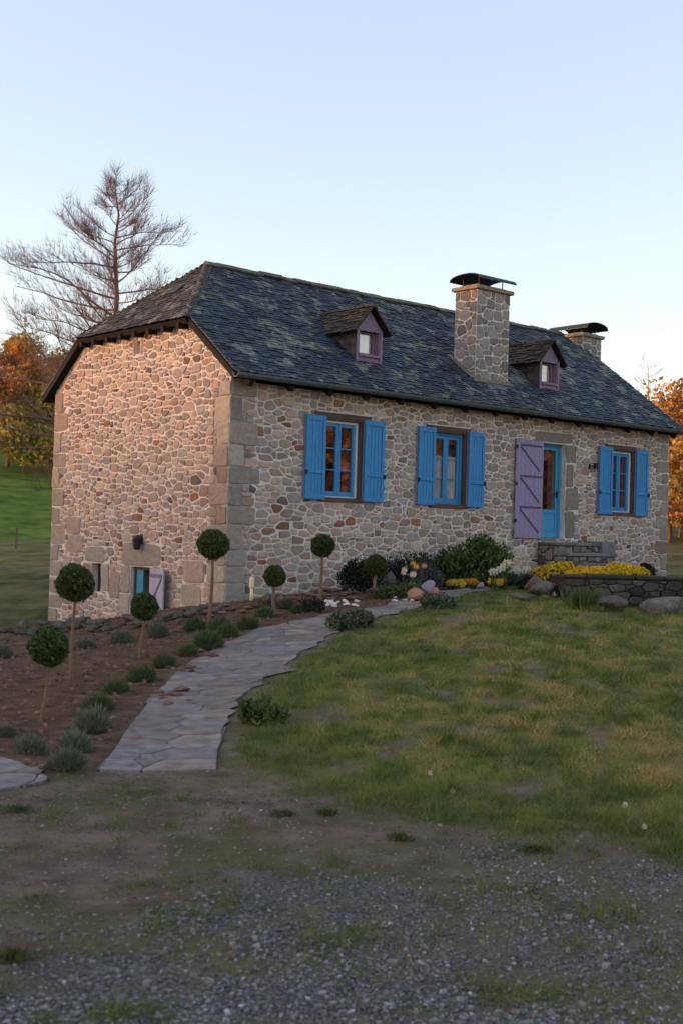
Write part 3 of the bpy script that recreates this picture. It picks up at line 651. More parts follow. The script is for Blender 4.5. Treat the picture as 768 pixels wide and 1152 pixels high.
# ---- gable door, slit window, lantern
g = lambda v0_, v1_: (min(v0_, v1_), max(v0_, v1_))
mb = MB(); mb.box(U0+.07, U0+.14, 3.2, 3.25, -1.75, -.69); mb.box(U0+.07, U0+.14, 2.52, 2.57, -1.75, -.69); mb.box(U0+.07, U0+.14, 2.571, 3.199, -.74, -.69)
GD = mb.build('basement_door', MAT['wood'], HOUSE); GD['label'] = 'half open basement door in the gable wall'
mb = MB(); mb.box(U0+.09, U0+.13, 2.97, 3.195, -1.75, -.745); bevel(mb.build('door_leaf', MAT['sky_blue'], GD), .004)
hinge = np.array([U0-.03, 2.54]); ph = .2; dv = np.array([-math.sin(ph), -math.cos(ph)])
mb = MB()
for i in range(4):
    p, q = hinge+dv*(i*.165+.002), hinge+dv*((i+1)*.165-.002); mb.beam((*p,-1.14),(*q,-1.14), .03, .88)
S = bevel(mb.build('door_shutter', MAT['pale_lilac'], GD), .003)
nv = np.array([-dv[1], dv[0]]); nv = nv if nv[0] < 0 else -nv
mb = MB(); off = nv*.022
for zt in (-.82, -1.4): mb.beam((*(hinge+dv*.05+off), zt), (*(hinge+dv*.6+off), zt), .014, .06)
mb.beam((*(hinge+dv*.08+off), -1.36), (*(hinge+dv*.58+off), -.86), .012, .05); mb.build('brace', MAT['grey_lilac'], S)
mb = MB(); mb.box(U0+.16, U0+.2, 4.31, 4.35, -1.22, -.68); mb.box(U0+.16, U0+.2, 4.64, 4.68, -1.22, -.68); mb.box(U0+.16, U0+.2, 4.351, 4.639, -.73, -.68); mb.box(U0+.16, U0+.2, 4.351, 4.639, -1.22, -1.17)
W = mb.build('window', MAT['wood'], HOUSE); W['label'] = 'narrow basement slit window'
mb = MB(); mb.add([(U0+.18,4.34,-1.2),(U0+.18,4.65,-1.2),(U0+.18,4.65,-.7),(U0+.18,4.34,-.7)], [(3,2,1,0)]); mb.build('glass_pane', MAT['glass'], W)
for i in range(3): mb = MB(); mb.tube([(U0+.1,4.41+i*.085,-1.24),(U0+.1,4.41+i*.085,-.66)], .009); mb.build('window_bar', MAT['iron'], W)
mb = MB(); mb.box(U0-.02,U0+.01,2.85,2.95,-.28,-.1); mb.beam((U0-.01,2.90,-.16),(U0-.11,2.90,-.12),.025,.025); mb.tube([(U0-.11,2.90,-.12),(U0-.11,2.90,-.16)],.015,8)
mb.tube([(U0-.11,2.90,-.15),(U0-.11,2.90,-.19),(U0-.11,2.90,-.36),(U0-.11,2.90,-.38)],[.03,.085,.06,.04],6); mb.build('wall_lantern', MAT['iron'], HOUSE)

# ---- dormers
def dormer(uc, seed):
    rng = np.random.default_rng(seed); hw, vf, zb, zw, za = .31, .76, 3.16, 3.84, 4.19
    main = lambda v: ZE+KS*v
    mb = MB()
    x0, x1 = uc-hw, uc+hw; wo = (x0+.07, x1-.07, 3.36, 3.79)
    mb.box(x0, wo[0], vf, vf+.05, zb, zw); mb.box(wo[1], x1, vf, vf+.05, zb, zw); mb.box(wo[0], wo[1], vf+.002, vf+.05, zb, wo[2]); mb.box(wo[0], wo[1], vf+.002, vf+.05, wo[3], zw)
    mb.add([(x0,vf,zw),(x1,vf,zw),(uc,vf,za),(x0,vf+.05,zw),(x1,vf+.05,zw),(uc,vf+.05,za)], [(0,1,2),(5,4,3),(0,3,4,1),(1,4,5,2),(2,5,3,0)])
    mb.box(x0-.012, x0+.05, vf-.014, vf-.001, zb, zw); mb.box(x1-.05, x1+.012, vf-.014, vf-.001, zb, zw); mb.box(x0+.051, x1-.051, vf-.012, vf-.001, zw-.05, zw)
    mb.box(wo[0]-.02, wo[1]+.02, vf-.04, vf-.001, wo[2]-.05, wo[2]); mb.box(wo[0]+.0, wo[0]+.018, vf+.051, vf+.17, wo[2], wo[3]); mb.box(wo[1]-.018, wo[1], vf+.051, vf+.17, wo[2], wo[3])
    D = bevel(mb.build('dormer', MAT['mauve'], HOUSE), .004); D['label'] = 'mauve painted dormer with mossy slate roof'
    mb = MB(); q = vf+.11; f_ = .04
    mb.box(wo[0]+.018, wo[0]+.018+f_, q, q+.05, wo[2], wo[3]); mb.box(wo[1]-.018-f_, wo[1]-.018, q, q+.05, wo[2], wo[3]); mb.box(wo[0]+.06, wo[1]-.06, q+.001, q+.049, wo[3]-f_, wo[3]); mb.box(wo[0]+.06, wo[1]-.06, q+.001, q+.049, wo[2], wo[2]+f_)
    bevel(mb.build('window_frame', MAT['mauve'], D), .003)
    mb = MB(); mb.add([(wo[0]+.04,q+.03,wo[2]+.02),(wo[1]-.04,q+.03,wo[2]+.02),(wo[1]-.04,q+.03,wo[3]-.02),(wo[0]+.04,q+.03,wo[3]-.02)], [(0,1,2,3)]); mb.build('glass_pane', MAT['glass'], D)
    mb = MB(); mb.add([(wo[0]+.04,q+.055,wo[2]+.01),(wo[1]-.04,q+.055,wo[2]+.01),(wo[1]-.04,q+.055,wo[3]),(wo[0]+.04,q+.055,wo[3])], [(0,1,2,3)]); mb.build('curtain', MAT['cloth'], D)
    for sx, s in ((x0, -1), (x1, 1)):                           # slate-hung cheeks
        mb = MB()
        z = main(vf)-.02
        while z < zw:
            v = vf+.02; vend = (z-ZE)/KS+.12
            while v < vend:
                w = rng.uniform(.1, .17); mb.box(*sorted((sx-.02*s, sx+s*(.008+rng.uniform(0,.008)))), v, min(v+w-.004, vend+.05), z, min(z+.12, zw+.03), col=np.array((.07,.058,.052))*rng.uniform(.6,1.4)); v += w
            z += .10
        mb.build('cheek', MAT['cheek'], D)
    oh, zov = .13, .12; sl = (za-zw)/hw; ln = math.hypot(hw+oh, (hw+oh)*sl); ze = za-(hw+oh)*sl+.05; vb = 2.2
    mb = MB()
    def dlim(b_):                                               # back end where the dormer roof dives into the main slope
        z = ze+(za+.05-ze)*b_/ln; return (z-ZE)/KS+.12
    slates(mb, (uc-hw-oh, 2.4, ze+.02), (0,-1,0), (hw+oh,0,za+.05-ze), lambda b_: 2.4-dlim(b_), lambda b_: 2.4-(vf-zov), ln, rng, e=.085, wid=(.1,.2), pal=(.05,.048,.04))
    slates(mb, (uc+hw+oh, 0, ze+.02), (0,1,0), (-(hw+oh),0,za+.05-ze), lambda b_: vf-zov, lambda b_: dlim(b_), ln, rng, e=.085, wid=(.1,.2), pal=(.04,.042,.042))
    for i in range(6): mb.beam((uc, vf-zov+i*.25, za+.078+rng.uniform(0,.012)), (uc, vf-zov+i*.25+.24, za+.078+rng.uniform(0,.012)), .15, .035, col=np.array((.10,.085,.06))*rng.uniform(.7,1.3))
    mb.build('dormer_roof', MAT['mossy'], D)
    mb = MB()
    slab(mb, [(uc-hw-oh, vf-zov+.01, ze), (uc, vf-zov+.01, za+.05), (uc, 2.1, za+.05), (uc-hw-oh, 1.62, ze)][::-1], .045); slab(mb, [(uc+hw+oh, vf-zov+.01, ze), (uc, vf-zov+.01, za+.05), (uc, 2.1, za+.05), (uc+hw+oh, 1.62, ze)], .045)
    mb.build('roof_boarding', MAT['deck'], D)
    mb = MB(); mb.add([(x0-.1,vf-.005,main(vf)+.045),(x1+.1,vf-.005,main(vf)+.045),(x1+.1,vf-.16,main(vf-.16)+.05),(x0-.1,vf-.16,main(vf-.16)+.05)], [(3,2,1,0)]); mb.build('flashing', MAT['zinc'], D)
    return D
dormer(3.60, 41); dormer(8.80, 43)

# ---- chimneys
def chimney(u0_, u1_, v0_, v1_, zb, zt, seed, axis):
    rng = np.random.default_rng(seed); mb = MB(); mb.box(u0_, u1_, v0_, v1_, zb, zt)
    faces = [(lambda x, y, d: np.array([x, v0_-d, y]), u0_, u1_), (lambda x, y, d: np.array([u0_-d, v0_+v1_-x, y]), v0_, v1_), (lambda x, y, d: np.array([u1_+d, x, y]), v0_, v1_), (lambda x, y, d: np.array([u0_+u1_-x, v1_+d, y]), u0_, u1_)]
    for fr, a, b_ in faces:
        for poly, _ in pack([(a,zb+.0),(b_,zb),(b_,zt),(a,zt)], [], rng, sizes=((.16,60),(.12,60),(.09,100),(.06,60)), ar=1.2, gap=.009): relief(mb, poly, fr, rng, .012, col=np.array((.27,.23,.20))*rng.uniform(.65,1.25)*rng.uniform(.95,1.05,3))
    C_ = mb.build('chimney', [MAT['mortar'], MAT['stone']], HOUSE)
    mb = MB(); e = .07; mb.box(u0_-e, u1_+e, v0_-e, v1_+e, zt+.002, zt+.085, col=(.26,.205,.155)); mb.box(u0_+.06, u1_-.06, v0_+.06, v1_-.06, zt+.086, zt+.13, col=(.2,.17,.14)); bevel(mb.build('chimney_cap', MAT['stone'], C_), .02, 2)
    uc, vc = (u0_+u1_)/2, (v0_+v1_)/2; top = zt+.13
    for su in (-1, 1):
        for sv in (-1, 1): mb = MB(); mb.tube([(uc+su*(u1_-u0_)*.36, vc+sv*(v1_-v0_)*.36, zt+.1), (uc+su*(u1_-u0_)*.36, vc+sv*(v1_-v0_)*.36, top+.2)], .012, 6); mb.build('cowl_leg', MAT['iron'], C_)
    mb = MB(); k = 13; half, rise, lg = ((v1_-v0_)/2+.12, .125, (u1_-u0_)/2+.07) if axis == 'u' else ((u1_-u0_)/2+.05, .15, (v1_-v0_)/2+.17)
    pr = [(half*math.cos(math.pi*i/(k-1)), rise*math.sin(math.pi*i/(k-1))**.8) for i in range(k)]
    v = []
    for t in (0, -.012):
        for s in (-1, 1):
            for p, h in pr: v.append((uc+s*lg, vc+p, top+.085+h+t) if axis == 'u' else (uc+p, vc+s*lg, top+.085+h+t))
    f = []
    for i in range(k-1):
        f += [(i, i+1, k+i+1, k+i), (2*k+i, 3*k+i, 3*k+i+1, 2*k+i+1), (i, 2*k+i, 2*k+i+1, i+1), (k+i, k+i+1, 3*k+i+1, 3*k+i)]
    f += [(0,k,3*k,2*k),(k-1,3*k-1,4*k-1,2*k-1)]
    mb.add(v, f); mb.build('cowl', MAT['copper'], C_, smooth=False)
    return C_
C1 = chimney(6.47, 7.45, .74, 1.34, 2.95, 5.03, 61, 'u'); C1['label'] = 'tall square stone chimney low on the front slope'
mb = MB()                                                       # sloping skirt at the chimney foot
for a, b_, v0_, v1_ in ((6.36, 6.47, .66, 1.42), (7.45, 7.55, .66, 1.42), (6.36, 7.55, .62, .74)):
    p = [(a,v0_,ZE+KS*v0_+.04),(b_,v0_,ZE+KS*v0_+.04),(b_,v1_,ZE+KS*v1_+.04),(a,v1_,ZE+KS*v1_+.04)]; slab(mb, [(x, y, z+.07) for x, y, z in p], .1)
for q_ in mb.c: q_[:, :3] = (.19,.155,.13)
bevel(mb.build('skirt', MAT['stone'], C1), .012)
mb = MB(); mb.add([(6.4,.6,ZE+KS*.6+.075),(7.52,.6,ZE+KS*.6+.075),(7.52,.36,ZE+KS*.36+.062),(6.4,.36,ZE+KS*.36+.062)], [(3,2,1,0)]); mb.build('flashing', MAT['zinc'], C1)
C2 = chimney(12.60, 13.33, 2.88, 3.78, ZB+1, 5.06, 67, 'v'); C2['label'] = 'second stone chimney at the far gable end'

# ------------------------------------------------------------------ paving
PP = np.array(PATH)
def paving(poly, name, label, seed, rr=((.30,20),(.21,160),(.15,400),(.10,300))):
    rng = np.random.default_rng(seed); poly = np.array(poly); lo, hi = poly.min(0), poly.max(0)
    mb = MB(); nxx = np.arange(lo[0]-.1, hi[0]+.1, .12); nyy = np.arange(lo[1]-.1, hi[1]+.1, .12); X_, Y_ = np.meshgrid(nxx, nyy)
    Z_ = terrain(X_.ravel(), Y_.ravel())+.004; w = len(nxx)
    idx = (np.arange(len(nyy)-1)[:,None]*w+np.arange(w-1)[None]).ravel(); q = np.stack([idx, idx+1, idx+w+1, idx+w], 1)
    d = polyd(X_.ravel(), Y_.ravel(), poly); q = q[d[q].min(1) > -.03]
    mb.add(np.stack([X_.ravel(), Y_.ravel(), Z_], 1), q)
    ins = lambda x, y: polyd(np.array([x]), np.array([y]), poly)[0] > .07
    cells = pack([(lo[0],lo[1]),(hi[0],lo[1]),(hi[0],hi[1]),(lo[0],hi[1])], [], rng, sizes=rr, ar=1.0, gap=.0045, inside=ins, rnd=.08, axis=1.2)
    for p, a in cells:
        p = np.array(p); dd = polyd(p[:,0], p[:,1], poly); c0 = p.mean(0)
        for q_ in np.where(dd < .01)[0]:                        # trim stones to the path edge
            best = None
            for e0, e1 in zip(poly, np.roll(poly, -1, 0)):
                w_ = e1-e0; t_ = np.clip(((p[q_]-e0)@w_)/(w_@w_), 0, 1); n_ = e0+t_*w_; dq = np.hypot(*(p[q_]-n_))
                if best is None or dq < best[0]: best = (dq, n_)
            p[q_] = best[1]+(c0-best[1])*.02
        k = len(p); rings = []
        col = np.array([(.185,.157,.146),(.20,.155,.13),(.165,.145,.14),(.205,.17,.146),(.18,.142,.122)][rng.integers(5)])*rng.uniform(.8,1.2); hh = rng.uniform(.009,.016)
        for s, h in ((1,-.03),(1,hh*.7),(.97,hh),(.5,hh+.002)):
            w_ = c0+(p-c0)*s; rings.append(np.column_stack([w_, terrain(w_[:,0], w_[:,1])+h]))
        rings.append(np.array([[*c0, terrain(*c0)[0]+hh+.002]]))
        f = [(r*k+i, r*k+(i+1) % k, (r+1)*k+(i+1) % k, (r+1)*k+i) for r in range(3) for i in range(k)]+[(3*k+i, 3*k+(i+1) % k, 4*k) for i in range(k)]
        mb.add(np.concatenate(rings), f, col, 1)
    tag(mb.build(name, [MAT['grit'], MAT['flag']]), label, 'path', kind='structure')
paving(PATH, 'path', 'grey flagstone path curving up to the house', 71)
paving(PATH2, 'path', 'grey paving slabs at the left edge of the photo', 73)

# ------------------------------------------------------------------ rocks
def rock_mesh(name, seed, flat=.7, mat='rock', sub=3, jag=.35):
    bm = bmesh.new(); bmesh.ops.create_icosphere(bm, subdivisions=sub, radius=1); rng = np.random.default_rng(seed)
    co_ = np.array([v.co[:] for v in bm.verts])
    for _ in range(15):                                         # chisel flat facets
        nn = rng.normal(size=3); nn /= np.linalg.norm(nn); d = rng.uniform(.42, .8); s = co_@nn; co_ -= np.outer(np.maximum(s-d, 0)*.9, nn)
    co_ *= 1+jag*(fbm(co_[:,0]*1.3+seed, co_[:,1]*1.3, seed, 4, co_[:,2]*1.3)-.5)[:, None]
    co_[:,2] *= flat
    for v, c in zip(bm.verts, co_): v.co = c
    me = bpy.data.meshes.new(name); bm.to_mesh(me); bm.free(); me.materials.append(MAT[mat])
    me.polygons.foreach_set('use_smooth', np.ones(len(me.polygons), bool)); return me
ROCKS = {k: [rock_mesh('rock', s+i, fl, k) for i in range(4)] for k, s, fl in (('rock',100,.6),('redrock',200,.6),('whiterock',300,.6),('lilacrock',400,.7),('pinkrock',500,.7))}
rr_ = np.random.default_rng(17)
def rock(px, py, wpx, label, mat='rock', group=None, name='stone', hpx=None, cat='stone', sink=.12):
    p, s = spot(px, py); w = wpx*s/2*1.18
    o = bpy.data.objects.new(name, ROCKS[mat][rr_.integers(4)]); COL.objects.link(o)
    h = w*.75 if hpx is None else hpx*s/2/.52
    o.scale = (w*rr_.uniform(.9,1.1), w*rr_.uniform(.75,1.1), h); o.rotation_euler = (rr_.uniform(-.12,.12), rr_.uniform(-.12,.12), rr_.uniform(-.5,.5))
    o.location = (p[0], p[1], p[2]+h*.6*(1-sink*1.4)); return tag(o, label, cat, group)
for k in range(80):                                             # rubble kerb along the gable foot
    t = rr_.random()**.9*250; y = np.interp(t, [0,60,130,200,250], [716,709,704,697,687])+rr_.uniform(-7,6)
    rock(t, y, rr_.uniform(8,20), 'grey rubble stone in the loose kerb along the gable foot', 'rock', 'rubble stones along the gable foot')
for k in range(46):
    t = rr_.uniform(232,350); y = np.interp(t, [230,300,350], [690,680,673])+rr_.uniform(-6,7)
    rock(t, y, rr_.uniform(5,13), 'reddish rubble stone piled at the foot of the corner', 'redrock', 'reddish stones at the house corner')
for k in range(22):
    rock(rr_.uniform(345,405), rr_.uniform(664,677), rr_.uniform(6,14), 'brownish red stone heaped behind the white pebbles', 'redrock', 'brown stones behind the white pebbles')
for k in range(26):
    rock(rr_.uniform(362,402), rr_.uniform(676,684), rr_.uniform(5,11), 'white stone in the patch of white pebbles beside the path', 'whiterock', 'white stones beside the path')
for k in range(10):
    rock(rr_.uniform(440,468), rr_.uniform(672,678), rr_.uniform(4,8), 'small pale stone edging the path below the tulips', 'whiterock', 'pale stones below the tulips')
for k in range(9):
    rock(195+rr_.uniform(-22,20), 787+rr_.uniform(-9,9), rr_.uniform(8,20), 'reddish earth clod heaped on the path edge', 'redrock', 'reddish clods on the path edge', 'clod', cat='clod')
for k, (x, y, w) in enumerate([(232,739,18),(224,735,12),(241,740,11),(212,753,17),(206,756,9),(216,757,8)]):
    rock(x, y, w, 'flat reddish stone lying on the inner path edge', 'redrock', 'flat stones on the inner path edge', hpx=6)
rock(27,711,17,'round grey boulder at the left end of the rubble kerb','rock',name='boulder',cat='boulder',hpx=15)
rock(190,697,28,'flat pale stone lying below the basement door','rock',hpx=9)
rock(302,683,32,'broad grey boulder against the front wall corner','rock',name='boulder',cat='boulder',hpx=18)
rock(438,664,19,'upright grey stone block behind the fourth topiary','rock',name='boulder',cat='boulder',hpx=26,sink=.2)
rock(469,676,19,'pink stone in front of the tulips','pinkrock',hpx=13)
rock(482,671,18,'pale lilac stone beside the pink stone','lilacrock',hpx=16)
rock(490,671,11,'small orange stone right of the lilac stone','pinkrock',hpx=9)
rock(540,663,12,'pale bluish stone below the big green bush','lilacrock',hpx=7)
rock(586,676,30,'flat grey slab stone at the left foot of the raised bed','rock',hpx=10)
rock(612,672,48,'wide rough boulder under the yellow flowers','rock',name='boulder',cat='boulder',hpx=22)
rock(618,673,18,'white stone at the foot of the yellow flowers','whiterock',hpx=12)
rock(600,668,22,'rusty red boulder beneath the yellow flower cushion','redrock',name='boulder',cat='boulder',hpx=22)
rock(645,670,44,'grey boulder half hidden behind the grass tuft','rock',name='boulder',cat='boulder',hpx=18)
rock(691,687,50,'mossy grey boulder in front of the garden wall','rock',name='boulder',cat='boulder',hpx=20)
rock(744,692,74,'broad mossy boulder at the right photo edge','rock',name='boulder',cat='boulder',hpx=22)

# ------------------------------------------------------------------ raised bed wall and steps
pA, _ = spot(634, 678); pB, _ = spot(800, 688)
d = pB[:2]-pA[:2]; wl = float(np.hypot(*d)); wr = math.atan2(d[1], d[0])
hz = EYE-.56-min(pA[2], pB[2])
GW = thing('garden_wall', 'dark dry stone wall of the raised bed below the right window', 'garden wall', (pA[0], pA[1], min(pA[2], pB[2])-.1), wr)
mb = MB(); mb.box(0, wl, 0, .35, 0, hz+.06, col=(.05,.045,.04), mat=1); WF = lambda x, y, d_: np.array([x, -d_, y])
rng = np.random.default_rng(23)
for poly, a in pack([(0,0),(wl,0),(wl,hz+.05),(0,hz+.05)], [], rng, sizes=((.16,40),(.12,200),(.08,900)), gap=.008): relief(mb, poly, WF, rng, .035, col=np.array((.055,.048,.042))*rng.uniform(.4,2.0))
mb.build('wall_face', [MAT['mortar'], MAT['stone']], GW)
mb = MB(); x = -.05
while x < wl:
    w = rng.uniform(.4,.8); mb.box(x, min(x+w-.015, wl+.05), -.05, .42+rng.uniform(0,.05), hz+.062, hz+.11+rng.uniform(0,.02), col=np.array((.06,.052,.045))*rng.uniform(.6,1.5)); x += w
bevel(mb.build('coping', MAT['stone'], GW), .02)
mb = MB(); mb.box(.1, wl, .43, 1.9, 0, hz+.05); mb.build('bed_soil', MAT['mud'], GW)
sx, sy = house(8.0, V0)
ST = thing('stone_steps', 'grey stone steps leading up to the front door', 'steps', (sx, sy, EYE), HR)
def block(mb, x0, x1, y0, y1, z0, z1, rng, col):
    mb.box(x0, x1, y0, y1, z0, z1, col=np.array(col)*rng.uniform(.8,1.2))
for i, (x0, x1, dep, zt) in enumerate([(-.02,1.5,.42,-.03),(.05,1.66,.74,-.24),(.1,1.8,1.06,-.44)]):
    mb = MB()
    xx = x0
    while xx < x1-.05:
        w = min(rng.uniform(.45,.9), x1-xx); block(mb, xx, xx+w-.008, -dep-.04, -.01, zt-.075, zt-rng.uniform(0,.012), rng, (.17,.16,.155)); xx += w
    bevel(mb.build('tread', MAT['stone'], ST), .018)
    mb = MB(); mb.box(x0+.03, x1-.03, -dep+.02, -.012, zt-.9, zt-.076, col=(.11,.095,.085), mat=1)
    SF = lambda x, y, d_, dep=dep: np.array([x, -dep+.02-d_, y])
    for poly, _ in pack([(x0+.03,zt-.3),(x1-.03,zt-.3),(x1-.03,zt-.08),(x0+.03,zt-.08)], [], rng, sizes=((.14,20),(.1,100),(.07,200)), ar=1.2, gap=.008): relief(mb, poly, SF, rng, .03, col=np.array((.17,.14,.125))*rng.uniform(.5,1.5))
    SF2 = lambda x, y, d_, x0=x0: np.array([x0+.03-d_, -x, y])
    for poly, _ in pack([(.03,zt-.7),(dep-.03,zt-.7),(dep-.03,zt-.08),(.03,zt-.08)], [], rng, sizes=((.15,20),(.1,100),(.07,200)), ar=1.2, gap=.008): relief(mb, poly, SF2, rng, .03, col=np.array((.22,.17,.145))*rng.uniform(.5,1.4))
    mb.build('riser', [MAT['mortar'], MAT['stone']], ST)
mb = MB(); mb.box(1.52, 1.98, -.5, -.01, -.9, -.0, col=(.18,.175,.175)); bevel(mb.build('side_block', MAT['stone'], ST), .02)

# ------------------------------------------------------------------ foliage helpers
def rnd_dirs(n, rng):
    v = rng.normal(size=(n,3)); return v/np.linalg.norm(v, axis=1)[:,None]
def leaves(mb, c, size, rng, col, var=.3, aspect=.5, bias=None, mat=0):
    n = len(c); a = rnd_dirs(n, rng)
    if bias is not None: a = a+bias; a /= np.linalg.norm(a, axis=1)[:,None]
    b_ = np.cross(a, rnd_dirs(n, rng)); b_ /= np.linalg.norm(b_, axis=1)[:,None]+1e-9
    s = size*rng.uniform(.6, 1.4, n)[:,None]
    cc = np.array(col)*rng.uniform(1-var, 1+var, n)[:,None]*rng.uniform(.9,1.1,(n,3))
    mb.quads(c, a*s, b_*s*aspect, cc, mat)
# --- topiary
def topiary(px, py, rpx, bpx, bpy_, label, seed):
    rng = np.random.default_rng(seed); p, s = spot(bpx, bpy_); r = rpx*s*1.0
    hgt = (bpy_-py)*s*1.005; dx = (px-bpx)*s
    T = thing('topiary_tree', label, 'topiary', tuple(p), 0, 'clipped ball topiary trees')
    mb = MB(); k = 7; tt = np.linspace(0,1,k); rad = max(.010, 1.9*s)*np.linspace(1.15,.85,k)
    pts = np.stack([dx*tt+np.sin(tt*5+seed)*.008, np.cos(tt*4+seed)*.008-.008, -.05+(hgt-r*.6+.05)*tt], 1); mb.tube(pts, rad, 8)
    mb.build('trunk', MAT['palebark'], T, smooth=True)
    mb = MB(); bm = bmesh.new(); bmesh.ops.create_icosphere(bm, subdivisions=3, radius=1); vv = np.array([v.co[:] for v in bm.verts]); ff = [tuple(v.index for v in f.verts) for f in bm.faces]; bm.free()
    wob = lambda d_: 1+.42*(fbm(d_[:,0]*2+seed, d_[:,1]*2, seed, 3, d_[:,2]*2)-.5)
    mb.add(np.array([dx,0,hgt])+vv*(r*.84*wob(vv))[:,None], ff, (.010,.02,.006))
    n_ = 8500; dd = rnd_dirs(n_, rng); rad = r*wob(dd)*(rng.uniform(.80,1.0,n_)+.10*(rng.random(n_) < .12)*rng.random(n_)); cc = np.array([dx,0,hgt])+dd*rad[:,None]*np.array([1,1,.97])
    tone = .65+.9*fbm(dd[:,0]*5+seed, dd[:,1]*5, seed+5, 3, dd[:,2]*5)
    leaves(mb, cc, .019, rng, (.055,.080,.022), .4, .5, dd*.8)
    mb.c[-1][:, :3] *= np.repeat(tone, 4)[:,None]
    mb.build('crown', MAT['leaf'], T)
for i, (a, lb) in enumerate([((237,613,17,236,704),'ball topiary standing before the house corner, tallest bare stem against the gable'), ((361,614,13,359,682),'ball topiary on a tall stem under the first window of the front wall'), ((308,649,12,306,692),'small ball topiary between the cream post and the path'),
        ((422,636,12,420,673),'smallest yellowish topiary in front of the dark box bush'), ((81,656,21,80,772),'ball topiary on a tall stem left of the slit window'), ((161,683,15,158,741),'ball topiary in front of the basement door'), ((53,727,22,49,806),'thick ball topiary nearest the camera in the soil bed')]): topiary(*a, lb, 300+i)
# --- lavender cushions
def cushion_mesh(seed, col, n=900, ln=.12):
    rng = np.random.default_rng(seed); mb = MB(); d_ = rnd_dirs(n, rng); d_[:,2] = np.abs(d_[:,2])
    lump = .75+.5*fbm(d_[:,0]*2.5+seed, d_[:,1]*2.5, seed, 3, d_[:,2]*2.5)
    base = d_*(rng.uniform(.45,.80,n)*lump)[:,None]*np.array([1,1,.8]); a = d_+rng.normal(0,.28,(n,3)); a[:,2] += .45; a /= np.linalg.norm(a, axis=1)[:,None]
    sd = np.cross(a, rnd_dirs(n, rng)); sd /= np.linalg.norm(sd, axis=1)[:,None]; l = rng.uniform(.7,1.4,n)[:,None]*ln*1.5
    cc = np.array(col)*rng.uniform(.55,1.5,n)[:,None]*rng.uniform(.92,1.08,(n,3))
    mb.quads(base+a*l, a*l, sd*.024, cc)
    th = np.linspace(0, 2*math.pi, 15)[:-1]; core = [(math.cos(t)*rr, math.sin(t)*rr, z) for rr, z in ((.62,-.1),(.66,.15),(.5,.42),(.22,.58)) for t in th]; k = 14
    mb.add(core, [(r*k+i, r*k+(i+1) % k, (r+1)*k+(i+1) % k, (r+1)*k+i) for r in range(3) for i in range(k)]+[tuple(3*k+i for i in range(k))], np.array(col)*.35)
    return mb
LAV = [cushion_mesh(500+i, (.125,.145,.095)).build('lavender', MAT['leaf']).data for i in range(4)]
LAVG = [cushion_mesh(520+i, (.075,.112,.045)).build('lavender', MAT['leaf']).data for i in range(3)]
for o in [o for o in COL.objects if o.name.startswith('lavender')]: bpy.data.objects.remove(o)
rl = np.random.default_rng(31)
for i, (x, y, r, gcol) in enumerate([(7,829,14,0),(33,848,18,0),(76,866,22,0),(85,846,19,0),(104,823,21,0),(111,800,17,1),(131,781,15,1),(160,768,18,1),(185,752,14,1),(212,739,12,1),(234,731,17,1),(249,709,12,1),(256,717,13,1),(279,708,13,1),(220,711,13,1),(178,717,13,0),(137,724,13,0),(96,731,12,0),(2,742,13,0),(297,695,11,1),(322,686,11,1),(336,690,9,1)]):
    p, s = spot(x, y-1); o = bpy.data.objects.new('lavender_bush', (LAVG if gcol else LAV)[rl.integers(3)]); COL.objects.link(o)
    w = r*s*1.0; o.location = (p[0], p[1], p[2]-.02); o.scale = (w*1.12, w*1.12, w*rl.uniform(1.35,1.7)); o.rotation_euler = (0,0,rl.uniform(0,6.28))
    lb = {0:'grey green lavender cushion in the bare soil bed', 1:'green lavender cushion in the row along the path edge'}[gcol]
    tag(o, lb, 'lavender', {0:'lavender cushions in the soil bed', 1:'lavender cushions along the path edge'}[gcol])
# --- bushes
def bush(px, py, wpx, hpx, label, seed, col, leaf=.035, n=4200, name='shrub', aspect=.5, core=.35, lob=9, cat='shrub'):
    rng = np.random.default_rng(seed); p, s = spot(px, py); w, h = wpx*s/2*1.2, rise(px, py-hpx, p)*1.03
    B = thing(name, label, cat, tuple(p), rng.uniform(-.3,.3))
    mb = MB(); cs = np.stack([rng.uniform(-.72,.72,lob)*w, rng.uniform(-.5,.5,lob)*w*.7, rng.uniform(.25,.78,lob)*h], 1); cs[0] = (0,0,h*.45); cs[1] = (-w*.6,0,h*.4); cs[2] = (w*.55,0,h*.42)
    rs = rng.uniform(.34,.5,lob)*min(w, h)*1.1; rs[0] *= 1.5
    for k in range(lob):
        m_ = int(n/lob*(rs[k]/rs.mean())**1.5); d_ = rnd_dirs(m_, rng); rad = rs[k]*rng.uniform(.45,1.12,m_)
        cc = cs[k]+d_*rad[:,None]; cc[:,2] = np.abs(cc[:,2]); tone = rng.uniform(.75,1.3)
        leaves(mb, cc, leaf, rng, np.array(col)*tone, .4, aspect, d_*.5+np.array([0,0,.3]))
    mb.build('foliage', MAT['leaf'], B)
    mb = MB()
    for k in range(7):
        e = cs[k % lob]; mb.tube([(e[0]*.15, e[1]*.15, -.03), (e[0]*.5, e[1]*.5, e[2]*.5), e], [.018,.012,.006], 5)
    mb.build('stem', MAT['bark'], B)
bush(532,660,66,57,'large light green bush against the front wall',601,(.105,.15,.032),.045,7000,'laurel_bush')
bush(500,660,50,36,'low dark green bush left under the large bush',602,(.06,.085,.03),.035,3000)
bush(404,668,38,38,'dark clipped box bush behind the yellowish topiary',603,(.02,.032,.016),.026,4500,lob=12)
bush(456,660,56,36,'low blue green shrub spreading behind the tulips',604,(.035,.052,.036),.03,3200)
bush(480,664,36,28,'silvery grey shrub right of the tulips',605,(.11,.12,.11),.03,2600)
